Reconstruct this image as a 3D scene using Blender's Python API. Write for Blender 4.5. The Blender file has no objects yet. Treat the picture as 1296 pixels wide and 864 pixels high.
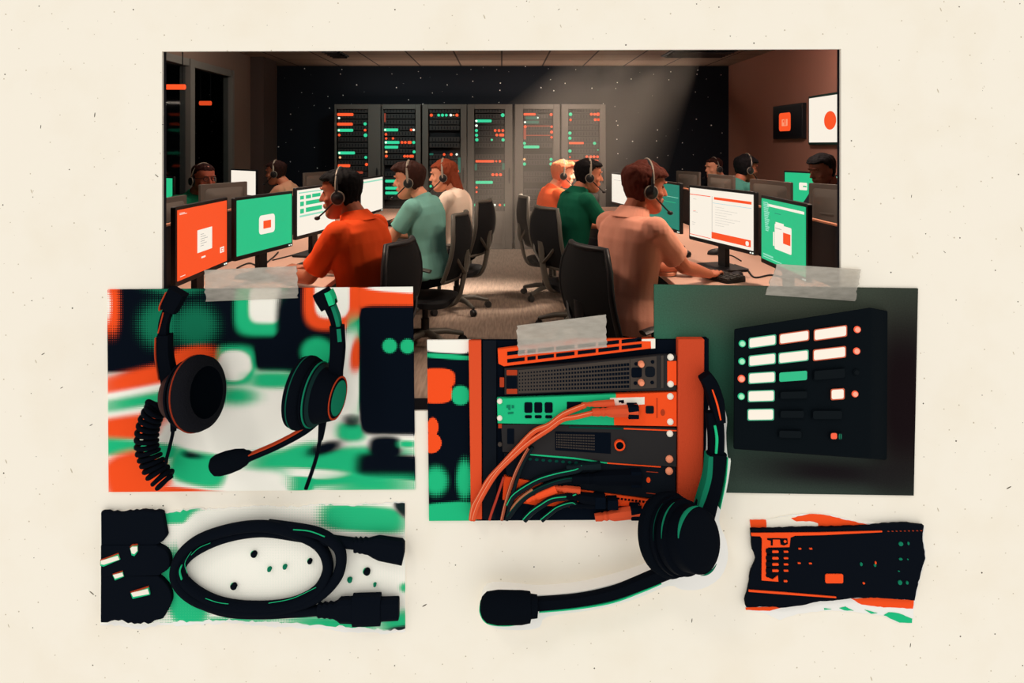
import bpy, bmesh, math, random
from mathutils import Vector, Matrix, Euler
R = math.radians
rnd = random.Random(7)
SC = bpy.context.scene
COL = SC.collection

# ------------------------------------------------------------------ camera
F = 830.0; CX = 635.0; CY = 183.0; EYE = 1.5; YC = 0.83
cd = bpy.data.cameras.new('camera'); cam = bpy.data.objects.new('camera', cd); COL.objects.link(cam)
cam.location = (0, 0, EYE); cam.rotation_euler = (R(90), 0, 0)
cd.sensor_width = 36; cd.lens = F / 1296 * 36
cd.shift_x = (648 - CX) / 1296; cd.shift_y = (CY - 432) / 1296
cd.clip_start = 0.02; cd.clip_end = 60
SC.camera = cam
vs = SC.view_settings
SC.display_settings.display_device = 'sRGB'
vs.view_transform = 'Standard'; vs.look = 'None'; vs.gamma = 1; vs.exposure = 0; vs.use_curve_mapping = False
SC.cycles.max_bounces = 6
SC.cycles.transparent_max_bounces = 12
SC.cycles.volume_bounces = 0

def P(px, py, Y):            # a point of the room at distance Y along the line of sight
    return Vector(((px - CX) * Y / F, Y, EYE - (py - CY) * Y / F))
DEPTH = 1.0
def dm(d): return d if d < .0035 else .0035+(d-.0035)*DEPTH
def W(px, py, d=0.0):        # a point d metres in front of the paper sheet
    return P(px, py, YC - dm(d))

# ------------------------------------------------------------------ materials
def lin(c):
    return tuple((x/255/12.92 if x/255 <= .04045 else ((x/255+.055)/1.055)**2.4) for x in c[:3]) + (1,)
MATS = {}
def mat(name, rgb, rough=.6, spec=.3, metal=0, bump=0, bscale=400, emit=0):
    if name in MATS: return MATS[name]
    m = bpy.data.materials.new(name); m.use_nodes = True; nt = m.node_tree
    b = nt.nodes['Principled BSDF']
    b.inputs['Base Color'].default_value = lin(rgb)
    b.inputs['Roughness'].default_value = rough
    b.inputs['Specular IOR Level'].default_value = spec
    b.inputs['Metallic'].default_value = metal
    if emit:
        b.inputs['Emission Color'].default_value = lin(rgb); b.inputs['Emission Strength'].default_value = emit
        b.inputs['Base Color'].default_value = (0, 0, 0, 1)
    # fine grain of the surface, in its own coordinates
    tc = nt.nodes.new('ShaderNodeTexCoord'); nz = nt.nodes.new('ShaderNodeTexNoise')
    nz.inputs['Scale'].default_value = bscale; nz.inputs['Detail'].default_value = 3
    nt.links.new(tc.outputs['Object'], nz.inputs['Vector'])
    if bump:
        bp = nt.nodes.new('ShaderNodeBump'); bp.inputs['Strength'].default_value = bump; bp.inputs['Distance'].default_value = .002
        nt.links.new(nz.outputs['Fac'], bp.inputs['Height']); nt.links.new(bp.outputs['Normal'], b.inputs['Normal'])
    elif not emit:
        mr = nt.nodes.new('ShaderNodeMapRange')
        mr.inputs['To Min'].default_value = max(0, rough - .08); mr.inputs['To Max'].default_value = min(1, rough + .08)
        nt.links.new(nz.outputs['Fac'], mr.inputs['Value']); nt.links.new(mr.outputs['Result'], b.inputs['Roughness'])
    MATS[name] = m
    return m
def glow(name, rgb, s=1.0):
    return mat(name, rgb, emit=s)

K = (11, 17, 26); G = (36, 190, 128); O = (252, 84, 36); WH = (248, 239, 221)

# ------------------------------------------------------------------ mesh builder
class MB:
    def __init__(s): s.v = []; s.f = []; s.m = []
    def add(s, vs_, fs, m=0):
        b = len(s.v); s.v += [tuple(v) for v in vs_]
        for f in fs: s.f.append(tuple(i + b for i in f)); s.m.append(m)
    def box(s, c, sz, rot=None, m=0):
        hx, hy, hz = sz[0]/2, sz[1]/2, sz[2]/2
        v = [Vector((x, y, z)) for x in (-hx, hx) for y in (-hy, hy) for z in (-hz, hz)]
        if rot is not None:
            M = rot if isinstance(rot, Matrix) else Euler(rot).to_matrix()
            v = [M @ q for q in v]
        c = Vector(c)
        s.add([q + c for q in v], [(0,1,3,2),(4,6,7,5),(0,4,5,1),(2,3,7,6),(0,2,6,4),(1,5,7,3)], m)
    def prism(s, front, back, m=0, mside=None):
        n = len(front); b = len(s.v)
        s.v += [tuple(q) for q in front] + [tuple(q) for q in back]
        s.f.append(tuple(b + i for i in range(n))); s.m.append(m)
        s.f.append(tuple(b + n + i for i in reversed(range(n)))); s.m.append(m)
        ms = m if mside is None else mside
        for i in range(n):
            j = (i+1) % n
            s.f.append((b+i, b+n+i, b+n+j, b+j)); s.m.append(ms)
    def plate(s, pts, d1, d0=0.0, m=0, mside=None):   # outline in paper coordinates, from d0 to d1 in front of the paper
        fr = [W(x, y, d1) for x, y in pts]
        bk = [Vector((q.x, YC - dm(d0), q.z)) for q in fr]
        s.prism(fr, bk, m, mside)
    def ring(s, pts, r, n=10, m=0, caps=True, flat=None, up=None):
        """tube through pts; r number or list; flat=(a,b) scales across / along the frame"""
        pts = [Vector(p) for p in pts]; N = len(pts)
        rs = r if isinstance(r, (list, tuple)) else [r]*N
        t0 = (pts[1]-pts[0]).normalized()
        u = Vector(up) if up is not None else (Vector((0,0,1)) if abs(t0.z) < .9 else Vector((1,0,0)))
        base = len(s.v)
        for i, p in enumerate(pts):
            a = pts[max(0, i-1)]; b2 = pts[min(N-1, i+1)]
            t = (b2-a)
            t = t.normalized() if t.length > 1e-9 else t0
            w = t.cross(u)
            if w.length < 1e-6: w = t.cross(Vector((1,.3,.2)))
            w.normalize(); uu = w.cross(t).normalized()
            if up is None: u = uu
            fa, fb = flat if flat else (1, 1)
            for k in range(n):
                an = 2*math.pi*k/n
                s.v.append(tuple(p + w*(math.cos(an)*rs[i]*fa) + uu*(math.sin(an)*rs[i]*fb)))
        for i in range(N-1):
            for k in range(n):
                k2 = (k+1) % n
                s.f.append((base+i*n+k, base+i*n+k2, base+(i+1)*n+k2, base+(i+1)*n+k)); s.m.append(m)
        if caps:
            s.f.append(tuple(base+k for k in reversed(range(n)))); s.m.append(m)
            s.f.append(tuple(base+(N-1)*n+k for k in range(n))); s.m.append(m)
    tube = ring
    def ball(s, c, r, m=0, nu=14, nv=9, rot=None):
        r = (r, r, r) if not isinstance(r, (tuple, list)) else r
        c = Vector(c); M = rot if rot is not None else Matrix.Identity(3)
        vv = [c + M @ Vector((0, 0, r[2]))]
        for i in range(1, nv):
            a = math.pi*i/nv
            for k in range(nu):
                b = 2*math.pi*k/nu
                vv.append(c + M @ Vector((r[0]*math.sin(a)*math.cos(b), r[1]*math.sin(a)*math.sin(b), r[2]*math.cos(a))))
        vv.append(c + M @ Vector((0, 0, -r[2])))
        fs = []
        for k in range(nu): fs.append((0, 1+k, 1+(k+1) % nu))
        for i in range(nv-2):
            for k in range(nu):
                a = 1+i*nu+k; b = 1+i*nu+(k+1) % nu
                fs.append((a, a+nu, b+nu, b))
        L = len(vv)-1; o = 1+(nv-2)*nu
        for k in range(nu): fs.append((L, o+(k+1) % nu, o+k))
        s.add(vv, fs, m)
    def lathe(s, prof, origin, axis, n=40, m=0, ms=None, squash=None):
        """prof: list of (t along axis, radius)"""
        a = Vector(axis).normalized(); u = a.cross(Vector((0,0,1)))
        if u.length < 1e-4: u = Vector((1,0,0))
        u.normalize(); w = u.cross(a).normalized(); o = Vector(origin); b = len(s.v)
        for t, r in prof:
            for k in range(n):
                an = 2*math.pi*k/n
                s.v.append(tuple(o + a*t + u*(r*math.cos(an)) + w*(r*math.sin(an))))
        for i in range(len(prof)-1):
            for k in range(n):
                k2 = (k+1) % n
                s.f.append((b+i*n+k, b+i*n+k2, b+(i+1)*n+k2, b+(i+1)*n+k)); s.m.append(ms[i] if ms else m)
        s.f.append(tuple(b+k for k in reversed(range(n)))); s.m.append(ms[0] if ms else m)
        e = b+(len(prof)-1)*n
        s.f.append(tuple(e+k for k in range(n))); s.m.append(ms[-1] if ms else m)
    def loft(s, rings, m=0):
        n = len(rings[0]); b = len(s.v)
        for r in rings: s.v += [tuple(q) for q in r]
        for i in range(len(rings)-1):
            for k in range(n):
                k2 = (k+1) % n
                s.f.append((b+i*n+k, b+i*n+k2, b+(i+1)*n+k2, b+(i+1)*n+k)); s.m.append(m)
        s.f.append(tuple(b+k for k in reversed(range(n)))); s.m.append(m)
        e = b+(len(rings)-1)*n
        s.f.append(tuple(e+k for k in range(n))); s.m.append(m)
    def mesh(s, name):
        me = bpy.data.meshes.new(name); me.from_pydata(s.v, [], s.f); me.update()
        return me
    def build(s, name, mats, parent=None, ang=40, bevel=0, flip=True):
        me = s.mesh(name)
        if not isinstance(mats, (list, tuple)): mats = [mats]
        for x in mats: me.materials.append(x)
        me.polygons.foreach_set('material_index', s.m)
        if flip:
            bm = bmesh.new(); bm.from_mesh(me); bmesh.ops.recalc_face_normals(bm, faces=bm.faces); bm.to_mesh(me); bm.free()
        me.polygons.foreach_set('use_smooth', [True]*len(me.polygons))
        me.set_sharp_from_angle(angle=R(ang))
        o = bpy.data.objects.new(name, me); COL.objects.link(o)
        if parent is not None: o.parent = parent
        if bevel:
            b = o.modifiers.new('bevel', 'BEVEL'); b.width = bevel; b.segments = 2; b.limit_method = 'ANGLE'; b.angle_limit = R(40)
            b.harden_normals = False
        return o

def tag(o, label=None, cat=None, group=None, kind=None):
    if label: o['label'] = label
    if cat: o['category'] = cat
    if group: o['group'] = group
    if kind: o['kind'] = kind
    return o
def thing(name, loc, label, cat, rz=0, group=None):
    o = bpy.data.objects.new(name, None); COL.objects.link(o)
    o.location = loc; o.rotation_euler = (0, 0, rz); o.empty_display_size = .05
    return tag(o, label, cat, group)
def struct(name, mb, m, **k):
    return tag(mb.build(name, m, **k), kind='structure')
def copy_tree(o, parent=None):
    c = o.copy(); COL.objects.link(c)
    if parent is not None: c.parent = parent
    for ch in o.children: copy_tree(ch, c)
    return c
def spline(pts, n=8):
    pts = [Vector(p) for p in pts]; out = []
    for i in range(len(pts)-1):
        p0 = pts[max(0, i-1)]; p1 = pts[i]; p2 = pts[i+1]; p3 = pts[min(len(pts)-1, i+2)]
        for k in range(n):
            t = k/n
            out.append(.5*((2*p1)+(p2-p0)*t+(2*p0-5*p1+4*p2-p3)*t*t+(3*p1-p0-3*p2+p3)*t**3))
    out.append(pts[-1]); return out
def rrect(x0, y0, x1, y1, r, n=5):
    o = []
    for cx, cy, a in ((x1-r, y0+r, -90), (x1-r, y1-r, 0), (x0+r, y1-r, 90), (x0+r, y0+r, 180)):
        for k in range(n+1):
            t = R(a+90*k/n); o.append((cx+r*math.cos(t), cy+r*math.sin(t)))
    return o
def ellipse(cx, cy, rx, ry, n=40, rot=0):
    c, s = math.cos(rot), math.sin(rot)
    return [(cx+rx*math.cos(t)*c-ry*math.sin(t)*s, cy+rx*math.cos(t)*s+ry*math.sin(t)*c) for t in (2*math.pi*k/n for k in range(n))]
def torn(p, q, amp, step=4, rr=None):
    rr = rr or rnd
    """jagged line from p to q without q"""
    L = math.hypot(q[0]-p[0], q[1]-p[1]); n = max(2, int(L/step)); out = []
    nx, ny = -(q[1]-p[1])/L, (q[0]-p[0])/L
    for k in range(n):
        t = k/n; a = 0 if k == 0 else rr.uniform(-amp, amp)
        out.append((p[0]+(q[0]-p[0])*t+nx*a, p[1]+(q[1]-p[1])*t+ny*a))
    return out
def torn_path(pts, amp, step=4):
    out = []
    for i in range(len(pts)-1): out += torn(pts[i], pts[i+1], amp, step)
    return out + [pts[-1]]
# ------------------------------------------------------------------ the office behind the opening in the paper
XL, XR, YF, YB, ZC = -3.43, 3.46, 0.86, 10.0, 2.70
DESK = 0.76

def floor_mat():
    m = mat('carpet', (132, 112, 98), .95, .1); nt = m.node_tree; b = nt.nodes['Principled BSDF']
    tc = nt.nodes.new('ShaderNodeTexCoord'); mp = nt.nodes.new('ShaderNodeMapping'); mp.inputs['Scale'].default_value = (60, 5, 1)
    nz = nt.nodes.new('ShaderNodeTexNoise'); nz.inputs['Scale'].default_value = 1; nz.inputs['Detail'].default_value = 5
    cr = nt.nodes.new('ShaderNodeValToRGB'); cr.color_ramp.elements[0].color = lin((118, 104, 94)); cr.color_ramp.elements[1].color = lin((142, 126, 113))
    cr.color_ramp.elements[0].position = .35; cr.color_ramp.elements[1].position = .65
    nt.links.new(tc.outputs['Object'], mp.inputs['Vector']); nt.links.new(mp.outputs['Vector'], nz.inputs['Vector'])
    nt.links.new(nz.outputs['Fac'], cr.inputs['Fac']); nt.links.new(cr.outputs['Color'], b.inputs['Base Color'])
    return m
def ceiling_mat():
    m = mat('ceiling_tiles', (150, 128, 112), .9, .1); nt = m.node_tree; b = nt.nodes['Principled BSDF']
    tc = nt.nodes.new('ShaderNodeTexCoord'); br = nt.nodes.new('ShaderNodeTexBrick')
    br.inputs['Color1'].default_value = lin((152, 130, 114)); br.inputs['Color2'].default_value = lin((142, 122, 108)); br.inputs['Mortar'].default_value = lin((70, 60, 55))
    br.inputs['Scale'].default_value = 1; br.inputs['Mortar Size'].default_value = .012; br.offset = 0
    br.inputs['Brick Width'].default_value = .62; br.inputs['Row Height'].default_value = .62
    nt.links.new(tc.outputs['Object'], br.inputs['Vector']); nt.links.new(br.outputs['Color'], b.inputs['Base Color'])
    return m
def back_wall_mat():        # near-black painted wall with a sprinkle of pale paint flecks
    m = mat('flecked_black_wall', (17, 24, 34), .8, .2); nt = m.node_tree; b = nt.nodes['Principled BSDF']
    tc = nt.nodes.new('ShaderNodeTexCoord'); mp = nt.nodes.new('ShaderNodeMapping'); mp.inputs['Rotation'].default_value = (R(90), 0, 0)
    vo = nt.nodes.new('ShaderNodeTexVoronoi'); vo.voronoi_dimensions = '2D'; vo.inputs['Scale'].default_value = 5.0
    nt.links.new(tc.outputs['Object'], mp.inputs[0]); nt.links.new(mp.outputs[0], vo.inputs['Vector'])
    sep = nt.nodes.new('ShaderNodeSeparateColor'); nt.links.new(vo.outputs['Color'], sep.inputs['Color'])
    th = nt.nodes.new('ShaderNodeMapRange'); th.inputs['From Min'].default_value = .35; th.inputs['To Min'].default_value = 0; th.inputs['To Max'].default_value = .048
    nt.links.new(sep.outputs['Red'], th.inputs['Value'])
    lt = nt.nodes.new('ShaderNodeMath'); lt.operation = 'LESS_THAN'
    nt.links.new(vo.outputs['Distance'], lt.inputs[0]); nt.links.new(th.outputs['Result'], lt.inputs[1])
    mx = nt.nodes.new('ShaderNodeMix'); mx.data_type = 'RGBA'
    mx.inputs['A'].default_value = lin((17, 24, 34)); mx.inputs['B'].default_value = (.95, .95, .95, 1)
    nt.links.new(lt.outputs[0], mx.inputs['Factor']); nt.links.new(mx.outputs['Result'], b.inputs['Base Color'])
    return m

M_wallR = mat('brown_wall', (164, 118, 102), .9, .1, bump=.15, bscale=120)
M_wallL = mat('taupe_wall', (118, 100, 90), .9, .1, bump=.15, bscale=120)
M_frame = mat('grey_window_frame', (100, 100, 96), .6)
M_night = mat('night_corridor', (26, 32, 40), .9, .1)
M_black = mat('black_plastic', (20, 22, 26), .5, .4)
M_dark = mat('dark_grey_plastic', (46, 46, 48), .5, .4)
M_grey = mat('grey_plastic', (98, 92, 86), .5, .4)

mb = MB(); mb.box(((XL-1.4+XR)/2, (YF+YB)/2, -.05), (XR-XL+1.5, YB-YF+.3, .1)); struct('floor', mb, floor_mat())
mb = MB(); mb.box(((XL-1.4+XR)/2, (YF+YB)/2, ZC+.05), (XR-XL+1.5, YB-YF+.3, .1)); struct('ceiling', mb, ceiling_mat())
mb = MB(); mb.box(((XL-1.4+XR)/2, YB+.05, ZC/2), (XR-XL+1.5, .1, ZC+.1)); struct('wall_back', mb, back_wall_mat())
mb = MB(); mb.box((XR+.05, (YF+YB)/2, ZC/2), (.1, YB-YF+.3, ZC+.1)); struct('wall_right', mb, M_wallR)
mb = MB(); mb.box((XL-1.35, (YF+YB)/2, ZC/2), (.1, YB-YF+.3, ZC+.1)); struct('wall_corridor', mb, M_night)
# left wall: solid pier at the far end, windows from the near side up to it
WT, WB = 2.44, .35
PY0 = 8.36
mb = MB()
mb.box((XL-.05, (PY0+YB)/2, ZC/2), (.1, YB-PY0, ZC))
mb.box((XL-.05, (YF+PY0)/2, (WT+ZC)/2), (.1, PY0-YF, ZC-WT))
mb.box((XL-.05, (YF+PY0)/2, WB/2), (.1, PY0-YF, WB))
mb.box((XL-.05, (YF+2.0)/2, ZC/2), (.1, 2.0-YF, ZC))
struct('wall_left', mb, M_wallL)
mb = MB(); mb.box((XL+.09, 9.2, ZC/2), (.18, .5, ZC)); struct('trim_pillar', mb, mat('dark_brown_pillar', (74, 62, 58), .9, .1))
mullions = [2.04, 3.3, 4.6, 6.0, 7.22, 8.34]
M_glass = bpy.data.materials.new('window_glass'); M_glass.use_nodes = True
nt = M_glass.node_tree; nt.nodes.clear()
o_ = nt.nodes.new('ShaderNodeOutputMaterial'); t_ = nt.nodes.new('ShaderNodeBsdfTransparent'); g_ = nt.nodes.new('ShaderNodeBsdfGlossy'); x_ = nt.nodes.new('ShaderNodeMixShader')
t_.inputs['Color'].default_value = (.75, .8, .82, 1); g_.inputs['Roughness'].default_value = .05; x_.inputs['Fac'].default_value = .022
nt.links.new(t_.outputs[0], x_.inputs[1]); nt.links.new(g_.outputs[0], x_.inputs[2]); nt.links.new(x_.outputs[0], o_.inputs['Surface'])
for i in range(5):
    y0, y1 = mullions[i], mullions[i+1]
    mb = MB()
    for y in ((y0+.025), (y1-.025)): mb.box((XL-.03, y, (WT+WB)/2), (.12, .05, WT-WB))
    for z in (WT-.04, WB+.04): mb.box((XL-.03, (y0+y1)/2, z), (.09, y1-y0-.10, .08))
    w = struct('window_%d' % (i+1), mb, M_frame)
    mb = MB(); mb.box((XL-.03, (y0+y1)/2, (WT+WB)/2), (.008, y1-y0-.10, WT-WB-.16)); mb.build('pane', M_glass, w)
# front wall around the opening
mb = MB(); X0, X1, Z0, Z1 = -.45, .45, 1.16, 1.63
mb.box(((XL-1.4+X0)/2, YF, ZC/2), (X0-XL+1.4, .04, ZC)); mb.box(((XR+.1+X1)/2, YF, ZC/2), (XR+.1-X1, .04, ZC))
mb.box((0, YF, (Z1+ZC)/2), (X1-X0, .04, ZC-Z1)); mb.box((0, YF, Z0/2), (X1-X0, .04, Z0))
struct('wall_front', mb, mat('dark_front_wall', (40, 40, 44), .9, .1))
mb = MB(); mb.box((XL-.7, YF+.02, ZC/2), (1.5, .06, ZC)); struct('wall_corridor_end', mb, M_night)

# orange tube lamps hanging in the dark corridor beyond the glass
M_tube = glow('orange_tube', (255, 80, 36), 1.3)
def tube_lamp(pa, pb, Y, lab):
    a, b = P(*pa, Y), P(*pb, Y); c = (a+b)/2
    t = thing('tube_lamp', c, lab, 'lamp', group='orange tube lamps beyond the window')
    mb = MB(); mb.tube([a-c, b-c], .026, 12); mb.build('tube', M_tube, t)
    mb = MB()
    mb.box(((a-c).x*.9, 0, (ZC-c.z)/2+.02), (.008, .008, ZC-c.z-.04)); mb.box(((b-c).x*.9, 0, (ZC-c.z)/2+.02), (.008, .008, ZC-c.z-.04))
    mb.build('hanger', M_black, t)
tube_lamp((178, 110), (234, 110), 6.6, 'longer glowing orange tube lamp beyond the left window, nearer one')
tube_lamp((253, 130.5), (267, 130.5), 7.9, 'short glowing orange tube lamp beyond the window, further back')

# ceiling vents
for (xa, xb, ya, yb, lab) in ((405, 442, 62, 71, 'dark ceiling vent over the left end of the server racks'), (850, 915, 63, 70.5, 'dark ceiling vent beside the light beam at the right')):
    Y0 = (ZC-EYE)*F/(CY-ya); Y1 = (ZC-EYE)*F/(CY-yb)
    a = P(xa, ya, Y0); b = P(xb, yb, Y1)
    t = thing('ceiling_vent', ((a.x+b.x)/2, (Y0+Y1)/2, ZC), lab, 'vent')
    w, d = abs(b.x-a.x), abs(Y1-Y0)
    mb = MB(); mb.box((0, 0, -.008), (w, d, .016)); mb.build('frame', M_black, t)
    mb = MB()
    for k in range(5): mb.box((0, -d/2+d*(k+.5)/5, -.022), (w*.92, d*.1, .014), rot=(.5, 0, 0))
    mb.build('slat', M_dark, t)

# ---------------------------------------------------------------- server racks
RY = 9.43
LED = {'O': glow('orange_led', (252, 88, 44), 1.1), 'G': glow('green_led', (50, 205, 150), 1.1), 'W': glow('white_led', (240, 250, 235), 1.2), 'Y': glow('yellow_led', (255, 190, 130), 1.1),
       'o': glow('dim_orange_led', (150, 62, 42)), 'g': glow('dim_green_led', (30, 96, 80))}
M_rack = mat('rack_grey', (84, 80, 76), .55, .4); M_rackin = mat('rack_inside', (20, 23, 28), .8, .2); M_unit = mat('server_unit_grey', (44, 43, 44), .6, .3)
LK = list(LED.keys()); LMATS = [LED[k] for k in LK]
def c3(L): return [(k, 400+x0/6.17, 400+x1/6.17, 110+y/6.17, h/6.17) for k, x0, x1, y, h in L]
def c5(L): return [(k, 580+x0/6.17, 580+x1/6.17, 110+y/6.17, h/6.17) for k, x0, x1, y, h in L]
def D(k, x, y, r=24): return (k, x-r/2, x+r/2, y, r)
def B(k, x0, x1, y, h=22): return (k, x0, x1, y, h)
racks = [
 (423, 482, (426, 466), c3([B('O',165,290,215), D('W',178,243,16), B('O',165,285,290), D('G',382,288), B('G',168,288,338), D('W',178,338,18), D('O',382,337,20), D('O',180,375,20), D('G',385,377,28), B('G',172,302,515), D('W',182,515,18), D('Y',186,550,18), D('G',387,550,22), B('O',170,265,615), D('O',393,605,24), B('o',295,365,668,18), B('O',300,330,682,14)]), 'leftmost tall server rack with orange and green bars of light'),
 (483, 533, (485, 526), c3([B('G',530,640,335), D('W',540,335,18), D('O',742,335,20), D('W',762,335,18), D('O',545,370,20), D('O',547,402,18), D('O',600,402,18), B('G',535,650,433), D('W',545,433,20), B('O',662,678,433), B('O',688,704,433), B('O',714,745,433), D('G',762,433,24), B('G',535,640,470), D('Y',548,507,18), D('G',765,507,24), D('O',548,540,22), B('O',682,700,541), B('O',708,720,541), B('O',728,762,541), B('G',540,650,735), B('G',540,650,790), B('G',540,655,828), B('o',532,542,240,70)]), 'second server rack from the left, half open dark frame with green bars'),
 (534, 591, (542, 583), c3([D('O',900,220), D('G',957,220,22), D('G',987,220,24), D('G',1017,220,22), D('W',1052,220,20), D('Y',1074,220,10), D('O',1100,220), B('g',885,915,525,14), D('O',1000,527,20), D('O',1055,527,22), D('W',1098,527,18), D('W',1058,635,16), D('O',1107,657,22), D('G',1120,735,20), B('G',885,905,775,20), B('g',1108,1130,610,120)]), 'third server rack from the left with a row of small lamps at its top'),
 (591, 649, (600, 639), c5([D('G',347,220,30), B('G',135,260,265), D('W',142,265,20), D('W',142,302,20), D('G',142,340), B('O',278,298,340), B('O',306,330,340), B('O',338,358,340), D('G',143,377), B('O',290,312,375), B('O',320,358,375), D('G',145,413,26), D('G',262,413,18), D('G',350,413,26), B('O',135,280,580,18), D('O',297,580,16), D('O',325,580,20), B('g',128,146,625,52), B('g',342,362,620,52), D('O',270,685), D('O',300,685), D('O',330,685), B('G',135,270,745), D('O',143,785,18), D('O',143,820,16), D('G',128,922,20), D('O',165,922,20), D('G',205,922,20), D('G',245,922,20), D('W',285,922,18), D('O',325,922,20), D('G',365,922,20)]), 'fourth server rack from the left with a bottom row of coloured lamps'),
 (651, 709, (662, 700), c5([B('O',510,605,213,18), B('O',712,740,215,24), B('g',525,630,242), B('W',615,628,240,16), B('g',525,630,275), D('W',522,275,18), B('o',510,530,360,100), B('O',515,530,310,24), B('O',718,740,310,20), B('O',718,740,352,24), B('O',718,740,393,20), B('o',530,715,305,8), B('o',530,715,378,8), D('G',517,440), B('G',510,633,468), D('Y',517,565,20), D('G',725,565), D('G',517,602,26), D('G',725,602,26), B('G',510,560,900,20), B('O',505,590,980,20)]), 'fifth server rack from the left with a glowing orange outline'),
 (710, 767, (719, 759), c5([D('G',877,213,28), B('O',1030,1050,213,22), B('O',1056,1075,213,22), B('O',1080,1104,213,28), D('O',877,257,20), B('O',1060,1080,255), B('O',1086,1104,255), D('G',872,360,26), D('G',872,400,26), B('O',865,980,438,16), D('G',1065,440,24), D('G',872,500,26), D('G',1092,492,10), B('O',995,1015,545), B('O',1025,1045,545), B('O',1052,1070,545), B('O',1078,1098,545), D('O',872,548,14), B('O',1000,1095,576,16), B('O',865,990,576,10), D('O',1040,960,22), D('O',1075,960,22)]), 'rightmost server rack lit by the beam from the ceiling'),
]
for xa, xb, (ia, ib), L, lab in racks:
    x0 = (xa-CX)*RY/F; x1 = (xb-CX)*RY/F; i0 = (ia-CX)*RY/F; i1 = (ib-CX)*RY/F
    cx = (x0+x1)/2; H = 2.08; dp = .5
    t = thing('server_rack', (cx, RY+dp/2, 0), lab, 'server rack', group='row of server racks')
    def X(px): return (px-CX)*RY/F-cx
    def Zp(py): return EYE-(py-CY)*RY/F
    yf = -dp/2; zt, zb = Zp(136), .06
    mb = MB(); w = x1-x0-.012
    mb.box((0, .02, .03), (w, dp-.04, .06)); mb.box((0, .02, H-.02), (w, dp-.04, .04))
    mb.box((-w/2+.01, .02, H/2), (.02, dp-.04, H-.06)); mb.box((w/2-.01, .02, H/2), (.02, dp-.04, H-.06)); mb.box((0, dp/2-.02, H/2), (w-.04, .03, H-.1))
    mb.build('cabinet', M_rack, t, bevel=.003)
    mb = MB()                                    # door frame with stiles, rails and solid bottom panel
    li, ri = X(ia), X(ib); zlo = Zp(268)
    mb.box(((-w/2+li)/2, yf, H/2), (li+w/2, .03, H)); mb.box(((w/2+ri)/2, yf, H/2), (w/2-ri, .03, H))
    mb.box(((li+ri)/2, yf, H-.035), (ri-li, .03, .07)); mb.box(((li+ri)/2, yf, zlo/2), (ri-li, .03, zlo))
    mb.box(((li+ri)/2, yf-.018, zlo*.5), (ri-li-.08, .012, zlo*.72))
    mb.build('door_frame', M_rack, t, bevel=.004)
    mb = MB(); mb.box((w/2-.045, yf-.03, Zp(222)), (.022, .03, .17)); mb.box((w/2-.045, yf-.045, Zp(222)), (.014, .012, .22)); mb.build('door_handle', M_black, t)
    mb = MB(); mb.box(((li+ri)/2, yf+.09, (zt+zlo)/2), (ri-li, .02, zt-zlo)); mb.build('back_plane', M_rackin, t)
    # equipment, one drawer-like unit each, with its own lamps
    n = 18; hh = (zt-zlo)/n
    for k in range(n):
        zc = zt-(k+.5)*hh
        lamps = [q for q in L if abs(Zp(q[3])-zc) <= hh/2]
        if not lamps and k % 3 == 1: continue
        mb = MB(); mb.box(((li+ri)/2, yf+.05, zc), (ri-li-.03, .07, hh*.82))
        for j in range(9): mb.box((li+.06+(ri-li-.12)*j/8, yf+.013, zc), (.012, .006, hh*.5), m=1)
        u = mb.build('server_unit', [M_unit, M_rackin], t, bevel=.002)
        if lamps:
            mb = MB()
            for q in lamps:
                a, b = X(q[1]), X(q[2]); z = Zp(q[3]); h = q[4]*RY/F
                if b-a < h*1.3 and h < .06: mb.lathe([(0, h/2), (.012, h/2), (.016, h*.35)], ((a+b)/2, yf+.016, z), (0, -1, 0), 12, LK.index(q[0]))
                else:
                    pts = rrect(a, z-h/2, b, z+h/2, min(h, b-a)*.3, 3)
                    mb.prism([(x, yf+.002, y) for x, y in pts], [(x, yf+.016, y) for x, y in pts], LK.index(q[0]))
            mb.build('indicator_lights', LMATS, u)

# ---------------------------------------------------------------- desks
M_desk = mat('desk_top', (204, 166, 148), .5, .25); M_panel = mat('dark_panel', (34, 36, 40), .7, .2); M_edge = mat('light_edge', (200, 140, 110), .5)
def desk(x0, x1, y0, y1, lab, nseg=3):
    t = thing('desk', ((x0+x1)/2, (y0+y1)/2, 0), lab, 'desk'); w, d = x1-x0, y1-y0
    mb = MB(); mb.box((0, 0, DESK-.015), (w, d, .03)); mb.build('desk_top', M_desk, t, bevel=.004)
    for sx in (-1, 1):
        for k in range(nseg+1):
            mb = MB(); mb.box((sx*(w/2-.06), -d/2+.06+(d-.12)*k/nseg, (DESK-.03)/2), (.05, .05, DESK-.03)); mb.build('leg', M_dark, t)
    mb = MB(); mb.box((0, d/2-.03, .42), (w-.2, .02, .5)); mb.build('modesty_panel', M_panel, t)
desk(-1.72, -.92, 2.2, 7.6, 'long pale desk along the left aisle with a row of monitors')
desk(.92, 1.72, 2.2, 7.8, 'long pale desk along the right aisle with a row of monitors')
desk(-2.18, -1.79, 2.6, 7.4, 'desk behind the left divider where the bald man sits')
desk(1.79, 2.14, 2.6, 7.8, 'desk behind the right divider with dark monitor backs')
desk(-3.38, -2.8, 5.2, 8.6, 'desk under the left windows with two far screens')
desk(2.95, 3.42, 5.4, 8.0, 'desk against the brown wall below the picture screens')
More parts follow.
